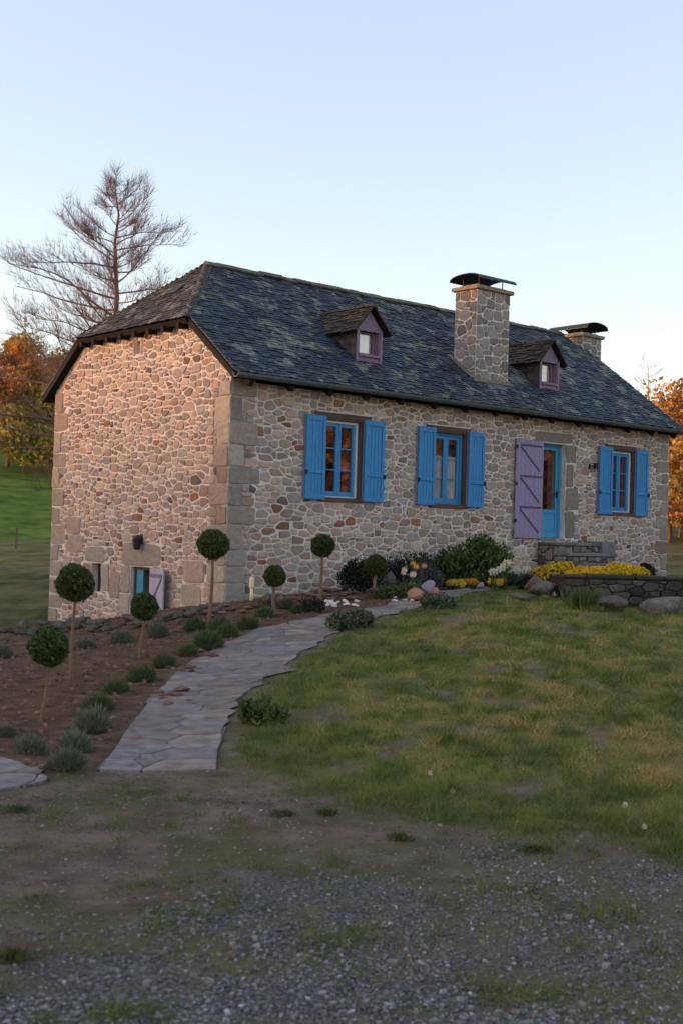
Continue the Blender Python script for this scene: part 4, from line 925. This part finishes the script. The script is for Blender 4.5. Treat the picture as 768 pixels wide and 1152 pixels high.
bush(396,708,50,18,'grey green shrub overhanging the right path edge',606,(.09,.105,.065),.03,2600)
bush(494,684,38,14,'grey green shrub on the lawn edge before the pink stone',607,(.09,.115,.08),.03,2600)
bush(455,672,26,14,'low green ground cover under the tulips',608,(.09,.125,.035),.025,1600)
bush(576,659,40,11,'dark green daffodil foliage below the lilac shutter',609,(.04,.06,.03),.035,2200,aspect=.25)
bush(597,664,26,22,'low dark foliage left of the stone steps',610,(.02,.03,.018),.03,1200)
bush(727,655,18,24,'small dark bush growing behind the garden wall',611,(.02,.03,.014),.03,1400)
bush(298,814,52,24,'leafy weed clump at the left lawn edge',612,(.075,.11,.03),.032,1300)
bush(430,674,24,12,'low green cushion beside the fourth topiary stem',613,(.08,.11,.035),.025,1200)
bush(352,688,30,12,'dark creeping plant between the topiaries and the path',614,(.03,.036,.022),.022,1300)
bush(662,676,26,18,'small mossy green plant by the boulders',615,(.06,.08,.03),.028,900)
# --- yellow cushions on the raised bed
def yellow(px, py, wpx, hpx, z, label, seed, dist):
    rng = np.random.default_rng(seed); x, y = at_z(px, py, z); s = y/F_PX; w, h = wpx*s/2, hpx*s
    B = thing('yellow_flower_cushion', label, 'flowers', (x, y, EYE+z), 0, 'yellow flower cushions on the raised bed')
    mb = MB(); n_ = 3200; a = rng.uniform(0,6.283,n_); q = np.sqrt(rng.random(n_)); X_, Y_ = np.cos(a)*q*w*(.75+.5*fbm(np.cos(a)*2+seed, np.sin(a)*2, seed)), np.sin(a)*q*w*.5
    Z_ = h*(1-q**3)*(.15+1.25*fbm(X_*5+seed, Y_*5, seed))-.02-(np.maximum(-X_/w, 0)**2)*h*dist
    cc = np.stack([X_,Y_,Z_+rng.uniform(0,.03,n_)],1)
    leaves(mb, cc, .022, rng, (.68,.46,.02), .3, .8, np.array([0,0,.6])); mb.build('blossom', MAT['petal'], B)
    mb = MB(); leaves(mb, np.stack([X_,Y_,Z_-.04-rng.uniform(0,.05,n_)],1), .03, rng, (.05,.06,.02), .3, .4); mb.build('foliage', MAT['leaf'], B)
yellow(618,650,80,20,-.72,'broad yellow flower cushion spilling over the rusty boulder',701,1.2)
yellow(664,647,52,11,-.56,'middle yellow flower cushion on the garden wall',702,.2)
yellow(702,645,54,11,-.54,'yellow flower cushion nearest the small dark bush',703,.1)
# --- flowers
def flower(px, py, hpx, label, col, seed, kind='tulip', cat='flower', group=None, n=1):
    rng = np.random.default_rng(seed); p, s = spot(px, py); h = rise(px, py-hpx, p)
    T = thing(kind, label, cat, tuple(p), rng.uniform(0,6), group)
    st, hd = MB(), MB()
    for i in range(n):
        bx, by = rng.normal(0,.05,2)*(n > 1); tx, ty = bx+rng.normal(0,.05), by+rng.normal(0,.05); hh = h*rng.uniform(.8,1.05) if n > 1 else h
        st.tube([(bx,by,-.02),((bx+tx)/2,(by+ty)/2+.01,hh*.5),(tx,ty,hh)], .006, 5, col=(.05,.09,.025))
        for k in range(3):
            a = rng.uniform(0,6.28); dr = np.array([math.cos(a),math.sin(a),0]); sd = np.array([-dr[1],dr[0],0])*.014; b0 = np.array([bx,by,0])
            st.add([b0-sd*.5, b0+sd*.5, b0+dr*.05+sd+[0,0,hh*.4], b0+dr*.05-sd+[0,0,hh*.4], b0+dr*.12+[0,0,hh*.7]], [(0,1,2,3),(3,2,4)], (.045,.08,.03))
        r = .042 if kind == 'tulip' else .035; c = np.array([tx,ty,hh])
        for k in range(6):
            a = k*math.pi/3+rng.uniform(-.1,.1); dr = np.array([math.cos(a),math.sin(a),0]); sd = np.array([-dr[1],dr[0],0])
            if kind == 'tulip': v = [c, c+dr*r+sd*r*.6+[0,0,.03], c+dr*r*.9+[0,0,.105], c+dr*r-sd*r*.6+[0,0,.03]]
            else: ex, ez = np.array([1,0,0.]), np.array([0,-.35,.94]); dr = ex*math.cos(a)+ez*math.sin(a); sd = -ex*math.sin(a)+ez*math.cos(a); r = .042; v = [c+[0,-.012,0], c+dr*r+sd*r*.55, c+dr*r*1.9, c+dr*r-sd*r*.55]
            hd.add(v, [(0,1,2,3)], np.array(col)*rng.uniform(.85,1.15))
        if kind == 'daffodil': hd.tube([c+[0,0,-.005], c+[0,0,.04]], [.014,.022], 7, col=(.75,.42,.05))
    T.rotation_euler = (0,0,rng.uniform(-.5,.5)); st.build('stem', MAT['leaf'], T); hd.build('blossom', MAT['petal'], T)
for i, (x, y, h, c, lb) in enumerate([(452,668,25,(.75,.62,.42),'cream tulip furthest left of the tulip group'),(460,668,31,(.70,.33,.06),'tallest orange tulip of the group'),(464,669,28,(.72,.38,.10),'orange yellow tulip right of the tallest one'),(467,671,25,(.78,.62,.46),'pale cream tulip low on the right of the group'),(471,668,28,(.62,.25,.16),'pinkish red tulip furthest right of the group')]):
    flower(x, y, h, lb, c, 800+i, 'tulip', n=2 if i in (0,3) else 1)
for i, (x, y, h, c, lb, n_) in enumerate([(556,664,24,(.72,.70,.60),'white daffodil clump right of the big bush',4),(567,664,30,(.75,.72,.55),'tall cream daffodil clump below the lilac shutter',6),(585,663,22,(.68,.68,.64),'white daffodil clump nearest the steps',4),(511,664,9,(.62,.42,.03),'low yellow primrose clump under the big bush',9),(530,663,9,(.60,.24,.03),'low orange flower clump under the big bush',8),(563,664,10,(.68,.45,.03),'bright yellow primrose clump below the daffodils',9)]):
    flower(x, y, h, lb, c, 830+i, 'daffodil' if i < 3 else 'primrose', n=n_)
p, s = spot(655, 686)
def tuft(mb, c, n, h, rng, col, spread=.1, wid=.006):
    a = rng.uniform(0,6.283,n); rr = np.abs(rng.normal(0,.42,n))*spread*(.5+fbm(np.cos(a)*1.5+n, np.sin(a)*1.5, 3)); b0 = np.stack([np.cos(a)*rr, np.sin(a)*rr, np.zeros(n)],1)+c
    ln = np.stack([np.cos(a)*rng.uniform(.1,.7,n), np.sin(a)*rng.uniform(.1,.7,n), np.ones(n)],1)*(h*rng.uniform(.5,1.1,n))[:,None]
    an = rng.uniform(0,6.283,n); sd = np.stack([np.cos(an), np.sin(an), np.zeros(n)],1)*wid
    v = np.stack([b0-sd, b0+sd, b0+ln*.55+sd*.6, b0+ln, b0+ln*.55-sd*.6],1).reshape(-1,3)
    cc = np.repeat(np.array(col)*rng.uniform(.6,1.4,n)[:,None]*rng.uniform(.92,1.08,(n,3)),5,0)
    mb.add(v, np.arange(n*5).reshape(-1,5), cc)
mb = MB(); rng = np.random.default_rng(9); tuft(mb, np.zeros(3), 420, .38, rng, (.075,.115,.03), .3, .008); o = mb.build('grass_tuft', MAT['blade']); o.location = p; tag(o, 'tall light green grass tuft in front of the boulders', 'grass tuft')
for i, (x, y, w, lb) in enumerate([(318,918,30,'low weed patch on the bare earth, left one'),(368,916,26,'low weed patch with pale tips right of its neighbour'),(20,912,46,'grassy weed patch below the slabs at the left'),(15,1080,40,'yellow green weed patch on the gravel at the left edge'),(600,958,40,'grassy weed patch at the lawn foot beside the gravel'),(450,944,24,'yellow green moss weed on the bare earth')]):
    p, s = spot(x, y); mb = MB(); tuft(mb, np.zeros(3), 150, .035+.02*(i == 3), rng, (.07,.085,.025), w*s/2, .0035); leaves(mb, np.stack([rng.normal(0,w*s/4,150), rng.normal(0,w*s/4,150), rng.uniform(0,.02,150)],1), .01, rng, (.06,.075,.025), .3)
    o = mb.build('weed_patch', MAT['blade']); o.location = p; tag(o, lb, 'weed')
for i, (x, y, h, lb) in enumerate([(483,896,26,'tall dandelion with a pale seed head at the lawn foot'),(508,912,22,'thin dandelion stem right of the tall dandelion'),(702,936,30,'dandelion on a tall stem at the right lawn edge'),(724,942,12,'short white dandelion head at the right lawn edge')]):
    p, s = spot(x, y); T = thing('dandelion', lb, 'flower', tuple(p)); hh = h*s; mb = MB(); mb.tube([(0,0,-.01),(.006,0,hh*.5),(0,.004,hh)], .0022, 5, col=(.12,.13,.06)); mb.build('stem', MAT['leaf'], T)
    mb = MB(); leaves(mb, np.array([0,0,hh])+rnd_dirs(90, rng)*.012, .006, rng, (.55,.55,.45) if i != 1 else (.3,.3,.15), .2, .3); mb.build('seed_head', MAT['petal'], T)
# --- cream post by the corner, weathered post in the meadow
p, s = spot(283, 675); T = thing('garden_light', 'slim cream garden light post at the front wall corner', 'garden light', tuple(p))
mb = MB(); h = 26*s; mb.tube([(0,0,-.05),(0,0,h*.55)], .028, 12); mb.build('post', MAT['cream'], T, smooth=True)
mb = MB(); mb.tube([(0,0,h*.55),(0,0,h*.57),(0,0,h*.96),(0,0,h)], [.035,.042,.042,.03], 12); mb.build('lamp_head', MAT['cream'], T)
p, s = spot(18, 617); mb = MB(); mb.beam((0,0,-.1),(.03,0,1.05),.13,.11); o = bevel(mb.build('fence_post', MAT['weathered']), .01); o.location = p; o.scale = (1,1,1); tag(o, 'lone grey weathered post at the meadow edge', 'post')

# ------------------------------------------------------------------ grass and gravel
rng = np.random.default_rng(77)
NB = 520000
yy = 3.7+(rng.random(NB)**1.35)*19.3; xx = rng.uniform(-1,1,NB)*(yy*.30+.3); xx = np.where(rng.random(NB) < .04, rng.uniform(-3,9,NB), xx)
pl = polyd(xx, yy, PATH); la_, be_, _, gv_ = masks(xx, yy)
dens = la_*(.45+.9*fbm(xx*1.6, yy*2.4, 90, 4)); dens = np.maximum(dens, .55*(1-be_)*(yy < 9)*sstep(.47,.66,fbm(xx*3.2, yy*3.2, 31, 5)))
keep = (rng.random(NB) < dens) & (pl < .03) & (polyd(xx, yy, np.array([house(-.0,.25), house(13,.25), house(13,7), house(0,7)])) < 0)
xx, yy = xx[keep], yy[keep]; nb = len(xx); zz = terrain(xx, yy)
pat = fbm(xx*1.5, yy*1.0, 55, 3); pat2 = fbm(xx*6+9, yy*3.2, 66, 4)
t = np.clip((pat-.5)*1.7+.42+(pat2-.5)*2.7+rng.normal(0,.13,nb), 0, 1)[:,None]; edge = (1-sstep(.1, 1.3, polyd(xx, yy, LAWN)))[:,None]*.75; t = t*(1-edge)
cols = np.where(t < .5, np.array((.085,.125,.026))+(np.array((.19,.21,.048))-np.array((.085,.125,.026)))*t*2, np.array((.19,.21,.048))+(np.array((.37,.27,.105))-np.array((.19,.21,.048)))*(t*2-1))*rng.uniform(.65,1.35,nb)[:,None]
hh = (.013+.028*rng.random(nb)**1.5)*np.where(la_[keep] < .2, .45, 1)*(.55+1.7*sstep(.47,.72,fbm(xx*7, yy*7, 123, 3)))*(1+.8*(1-t[:,0]))*(.7+.6*pat2); an = rng.uniform(0,6.283,nb); wd = .0016+.00019*yy
sd = np.stack([np.cos(an), np.sin(an), np.zeros(nb)],1)*wd[:,None]; an = rng.uniform(0,6.283,nb); lean = rng.uniform(.2,1.5,nb)
b0 = np.stack([xx, yy, zz-.004],1); tip = b0+np.stack([np.cos(an)*lean, np.sin(an)*lean, np.ones(nb)],1)*hh[:,None]
mb = MB(); mb.add(np.stack([b0-sd, b0+sd, tip],1).reshape(-1,3), np.arange(nb*3).reshape(-1,3), np.repeat(cols,3,0))
tag(mb.build('grass', MAT['blade']), 'short patchy lawn grass on the mound', 'grass', kind='stuff')
NC = 16000                                                       # crumbs of earth on the bed and along the path edge
xx = rng.uniform(-7,3.5,NC); yy = rng.uniform(7.8,22,NC); dB = polyd(xx, yy, BED); dP = polyd(xx, yy, PATH)
keep = (dB > .02) & (dP < .12) & (rng.random(NC) < np.where(dP > -.02, .25, .9)) & (np.abs(xx) < yy*.30+.5); xx, yy = xx[keep], yy[keep]; nc = len(xx); zz = terrain(xx, yy)+(fbm(xx*5, yy*5, 40)-.5)*.07*(polyd(xx, yy, PATH) < -.15)
cube = np.array([(x, y, z) for z in (-1,1) for y in (-1,1) for x in (-1,1)], float)*.7
F6 = np.array([(0,2,3,1),(4,5,7,6),(0,1,5,4),(2,6,7,3),(0,4,6,2),(1,3,7,5)])
sz = .006+.026*rng.random(nc)**3; V = cube[None]*rng.uniform(.5,1.3,(nc,8,3))*sz[:,None,None]*np.array([1,1,.75])+np.stack([xx,yy,zz+sz*.3],1)[:,None]
mb = MB(); mb.add(V.reshape(-1,3), (F6[None]+np.arange(nc)[:,None,None]*8).reshape(-1,4), np.repeat(np.array((.15,.092,.065))*rng.uniform(.5,1.6,nc)[:,None],8,0))
tag(mb.build('soil_crumbs', MAT['pebble']), 'loose brown earth crumbs on the flower bed', 'soil', kind='stuff')
NG = 95000
yy = 3.6+(rng.random(NG)**1.4)*5.2; xx = rng.uniform(-1,1,NG)*(yy*.29+.15); la_, be_, _, gv_ = masks(xx, yy)
cl = fbm(xx*1.3, yy*1.3, 95, 4)
keep = rng.random(NG) < np.maximum(gv_*(.3+1.3*np.clip((cl-.40)*3.2, 0, 1)), .22*(1-be_))*(1-la_*.9); keep &= polyd(xx, yy, PATH) < 0
xx, yy = xx[keep], yy[keep]; ng = len(xx); zz = terrain(xx, yy)
cube = np.array([(x, y, z) for z in (-1,1) for y in (-1,1) for x in (-1,1)], float)*.7
F6 = np.array([(0,2,3,1),(4,5,7,6),(0,1,5,4),(2,6,7,3),(0,4,6,2),(1,3,7,5)])
sz = (.003+.0075*rng.random(ng)**2.2)*np.where(rng.random(ng) < .03, 1.8, 1)
an = rng.uniform(0,6.283,ng); V = cube[None]*rng.uniform(.55,1.25,(ng,8,1))*rng.uniform(.6,1.3,(ng,1,3)); V[:,:,2] *= .7
ca_, sa_ = np.cos(an)[:,None], np.sin(an)[:,None]; V = np.stack([V[:,:,0]*ca_-V[:,:,1]*sa_, V[:,:,0]*sa_+V[:,:,1]*ca_, V[:,:,2]],2)*sz[:,None,None]+np.stack([xx,yy,zz+sz*.25],1)[:,None]
pc = np.array([(.13,.125,.13),(.185,.18,.182),(.095,.09,.09),(.18,.155,.13),(.29,.29,.30),(.15,.115,.095)]); ci = rng.choice(6, ng, p=[.28,.28,.2,.12,.06,.06]); ci = np.where((gv_[keep] < .4) & (rng.random(ng) < .7), 5, ci)
cols = pc[ci]*rng.uniform(.6,1.4,ng)[:,None]
mb = MB(); mb.add(V.reshape(-1,3), (F6[None]+np.arange(ng)[:,None,None]*8).reshape(-1,4), np.repeat(cols,8,0))
tag(mb.build('gravel', MAT['pebble']), 'loose blue grey gravel stones on the drive', 'gravel', kind='stuff')

# ------------------------------------------------------------------ trees
def bare_tree(loc, height, seed, label, z0=2.6, reach=4.2, nprim=46, r0_=.17, nsec=13, nter=5, thin=1., name='bare_tree', lean=(.25,0), group=None, tilt=0.):
    rng = np.random.default_rng(seed); T = thing(name, label, 'tree', loc, 0, group)
    k = 16; tt = np.linspace(0,1,k); trunk = np.stack([tilt*tt+lean[0]*np.sin(tt*2.2+.4)+rng.normal(0,.03,k), lean[1]*tt+rng.normal(0,.03,k), tt*height-.3], 1)
    mb = MB(); mb.tube(trunk, r0_*(1-tt*.93)+.008, 8); mb.build('trunk', MAT['bark'], T, smooth=True)
    br, tw = MB(), MB()
    def branch(p, d_, ln, r, curve, m=7):
        pts = [p]; dd = d_/np.linalg.norm(d_)
        for i in range(m-1):
            dd = dd+np.array([0,0,curve])+rng.normal(0,.11,3); dd /= np.linalg.norm(dd); pts.append(pts[-1]+dd*ln/(m-1))
        return np.array(pts), r*np.linspace(1,.25,m)
    for i in range(nprim):
        q = (i+rng.random())/nprim; z = z0+(height-z0)*q*.985; p = np.array([np.interp(z, trunk[:,2], trunk[:,j]) for j in (0,1,2)])
        az = i*2.39996+rng.normal(0,.35); ln = reach*(1-q)**.8*rng.uniform(.45,1.15)+.22; el = rng.uniform(-.15,.25)+.4*q
        pts, rad = branch(p, np.array([math.cos(az)*math.cos(el), math.sin(az)*math.cos(el), math.sin(el)]), ln, (.008+.0085*ln)*thin, .028, 9)
        br.tube(pts, rad, 5, cap=False)
        for j in range(int(nsec*min(1.3, ln/2.3+.14))):
            f_ = rng.uniform(.2,1.); a = np.interp(f_*8, np.arange(9), np.arange(9)); b0 = pts[int(a)] + (pts[min(int(a)+1,8)]-pts[int(a)])*(a-int(a))
            dr = pts[min(int(a)+1,8)]-pts[max(int(a)-1,0)]; dr /= np.linalg.norm(dr)+1e-9; sd = rnd_dirs(1, rng)[0]; sd -= dr*(sd@dr); sd[2] = abs(sd[2])*.7
            p2, r2 = branch(b0, dr*.8+sd*.8+[0,0,.15], ln*rng.uniform(.16,.34)*(1.25-f_*.6)+.12, .006*thin, .05, 5); tw.tube(p2, r2, 4, cap=False)
            for l in range(nter):
                b1 = p2[rng.integers(1,5)]; d3 = (p2[-1]-p2[0])/np.linalg.norm(p2[-1]-p2[0])+rnd_dirs(1, rng)[0]*.8+[0,0,.2]
                p3, r3 = branch(b1, d3, rng.uniform(.15,.42), .0042*thin, .05, 3); tw.tube(p3, r3, 3, cap=False)
    br.build('branches', MAT['twig'], T); tw.build('twigs', MAT['twig'], T)
    return T
def gz(x, y): return float(terrain(x, y)[0])
x, y = -6.45, 36.0; bare_tree((x, y, gz(x, y)), (598-214)/F_PX*36+EYE-gz(x, y)+.3, 901, 'tall bare tree with fine reddish twigs behind the gable', z0=3.6, reach=5.4, nprim=80, r0_=.19, nsec=24, nter=9, lean=(-.02,0), tilt=-.34)
x, y, z = (20-384)/F_PX*114, 114., gz((20-384)/F_PX*114, 114.)-.2; bare_tree((x, y, z), 14.5, 905, 'lower bare tree left of the tall bare tree', z0=5, reach=6., nprim=44, nsec=12, r0_=.12, thin=1.4)
def leafy(loc, h, w, seed, label, cols, n=7000, leaf=.2, name='autumn_tree', group='orange trees on the hillside', trunk_h=.25, conic=.0, clumps=26):
    rng = np.random.default_rng(seed); T = thing(name, label, 'tree', loc, rng.uniform(0,6), group)
    mb = MB(); k = 8; tt = np.linspace(0,1,k); tp = np.stack([rng.normal(0,.08,k), rng.normal(0,.08,k), tt*h*.9-.3],1); mb.tube(tp, h*.018*(1.1-tt), 7); 
    cs = []
    for i in range(clumps):
        q = rng.uniform(trunk_h,.97); r_ = w*(1-conic*q)*(math.sin(min(q*1.05,1)*math.pi*.97)**.6 if conic == 0 else (1-q*.85)); a = rng.uniform(0,6.283); rr = math.sqrt(rng.random())*r_
        c = np.array([math.cos(a)*rr, math.sin(a)*rr, q*h]); cs.append(c); b0 = np.array([0,0,max(q*h-rr*.6, .15*h)]); mb.tube([b0, (b0+c)/2+rng.normal(0,.15,3), c], [.05*h/8,.03*h/8,.01], 5, cap=False)
        for _ in range(6):
            e = c+rnd_dirs(1, rng)[0]*w*.42; mb.tube([c, (c+e)/2+rng.normal(0,.08,3), e], [.02,.014,.006], 3, cap=False)
    mb.build('trunk', MAT['bark'], T)
    mb = MB()
    for c in cs:
        m_ = n//clumps; d_ = rnd_dirs(m_, rng); rad = w*.38*rng.random(m_)**.55*rng.uniform(.7,1.3); col = np.array(cols[rng.integers(len(cols))])*rng.uniform(.7,1.3)
        leaves(mb, c+d_*rad[:,None]*np.array([1,1,.75]), leaf, rng, col, .35, .6)
    mb.build('crown', MAT['leaf'], T)
OR = [(.42,.20,.04),(.46,.25,.05),(.40,.24,.05),(.34,.16,.04)]; YE = [(.42,.31,.045),(.36,.29,.05),(.26,.27,.05)]
def hill_spot(px, d_): x = (px-384)/F_PX*d_; return (x, d_, gz(x, d_)-.2)
for i, (px, d_, h, w, cols, lb) in enumerate([(8,106,11.2,3.9,OR,'russet tree at the left photo edge above the meadow'),(37,108,11.8,3.9,OR+YE,'orange tree with thin top just left of the gable'),(24,103,5.0,3.6,YE,'yellow green bush on the top of the meadow'),(54,104,6.6,3.6,YE,'yellow tree partly behind the gable edge')]):
    leafy(hill_spot(px, d_), h, w, 920+i, lb, cols, 9000, .19)
for i, (px, d_, h, w, cols, lb) in enumerate([(752,62,7.6,3.2,OR,'orange tree behind the right end of the roof'),(784,58,8.2,3.6,OR,'russet tree at the right photo edge'),(765,66,5.6,3.4,YE,'yellow green bush below the orange tree on the right'),(735,72,7.4,3.2,OR+YE,'rusty tree half hidden by the roof edge'),(800,44,4.6,2.2,OR,'orange shrub outside the right corner of the house')]):
    leafy(hill_spot(px, d_), h, w, 940+i, lb, cols, 6000, .13)
x, y, z = hill_spot(722, 64); bare_tree((x, y, z), 9.6, 951, 'bare twiggy tree rising above the right roof corner', z0=3, reach=3.4, nprim=34, nsec=9, nter=5, thin=.9, r0_=.07)
for i, (px, d_, h) in enumerate([(592,70,11.6),(612,72,11.2),(640,76,12.0)]):
    x, y, z = hill_spot(px, d_); bare_tree((x, y, z), h, 955+i, 'bare treetop just showing above the roof ridge', z0=6, reach=1.6, nprim=16, nsec=6, nter=3, thin=1.4, group='bare treetops above the ridge')
x, y = 9.0, 31.5; mb = MB(); rng = np.random.default_rng(4)      # branch and bark beside the right corner
bare_tree((9.15, 31.0, gz(9.15,31.0)), 5.5, 961, 'small bare tree beside the right house corner', z0=1.2, reach=2.6, nprim=14, r0_=.09, nsec=5, nter=2, thin=1.2)
# woodland across the drive, seen only in the window panes
for i, (x, y, h, w) in enumerate([(34,18,7.2,4.5),(38,24,7.8,4.5),(36,31,7.2,4.5),(44,36,8.4,5),(33,12,7,4.5),(42,14,8,5),(46,27,8.6,5),(50,44,9,6),(40,20,7.8,4.5),(41,31,8,4.5),(38,37,7.6,4.5),(34,25,6.6,4)]):
    leafy((x, y, gz(x, y)-.2), h, w, 970+i, 'russet tree of the wood reflected in the window panes', [(.26,.13,.035),(.22,.10,.03),(.30,.17,.045),(.16,.10,.04)], 5000, .38, group='trees of the wood across the drive', trunk_h=.1)

# unseen trees added outside the frame, shaped so their crowns filter the low sun
for i in range(14):
    y = 1+i*2.9+rng.uniform(-1,1); x = -43+rng.uniform(-4,4)
    leafy((x, y, gz(x, y)-.2), rng.uniform(6.0,7.6), rng.uniform(2.2,2.8), 1000+i, 'unseen tree added beyond the left edge to filter the low sun', [(.07,.08,.025),(.10,.08,.03)], 3000, .42, group='unseen trees added to filter the low sun', trunk_h=.06, clumps=24)

for i in range(13):  # unseen bushes added to close the low gaps against the sun
    y = 0+i*3.2+rng.uniform(-.6,.6); x = -37.5+rng.uniform(-1,1)
    leafy((x, y, gz(x, y)-.4), rng.uniform(4.1,5.1), 2.3, 1030+i, 'unseen bush added to shade the lawn and lower gable', [(.07,.08,.025),(.10,.08,.03)], 3000, .40, name='shade_bush', group='unseen bushes added to shade lawn and lower gable', trunk_h=.12, clumps=24)

# ------------------------------------------------------------------ light
SUN_AZ = (-1.0, -.05); EL = math.radians(5)
W = bpy.data.worlds.new('World'); SC.world = W; W.use_nodes = True; nt = W.node_tree
sky = nt.nodes.new('ShaderNodeTexSky'); sky.sky_type = 'NISHITA'; sky.sun_disc = False; sky.sun_elevation = EL
sky.sun_rotation = math.atan2(SUN_AZ[0], SUN_AZ[1]); sky.altitude = 300; sky.air_density = 1.; sky.dust_density = 1.2; sky.ozone_density = 1.5
bg = nt.nodes['Background']; c = mix(nt, 1., mix(nt, 1., sky.outputs[0], (.42,.315,.265), 'MULTIPLY'), (.175,.228,.335), 'ADD'); nt.links.new(c, bg.inputs[0]); bg.inputs[1].default_value = .15
sl = bpy.data.lights.new('sun', 'SUN'); so = bpy.data.objects.new('sun', sl); COL.objects.link(so)
sl.energy = .25; sl.angle = math.radians(4.5); sl.color = (1, .50, .24)
dv = Vector((SUN_AZ[0]*math.cos(EL), SUN_AZ[1]*math.cos(EL), math.sin(EL))); so.rotation_euler = dv.to_track_quat('Z', 'Y').to_euler(); so.location = (-20,0,20)
SC.view_settings.view_transform = 'Standard'; SC.view_settings.look = 'None'; SC.view_settings.gamma = 1; SC.view_settings.use_curve_mapping = False; SC.view_settings.exposure = 3.17
SC.render.engine = 'CYCLES'; SC.cycles.use_denoising = True; SC.cycles.max_bounces = 6
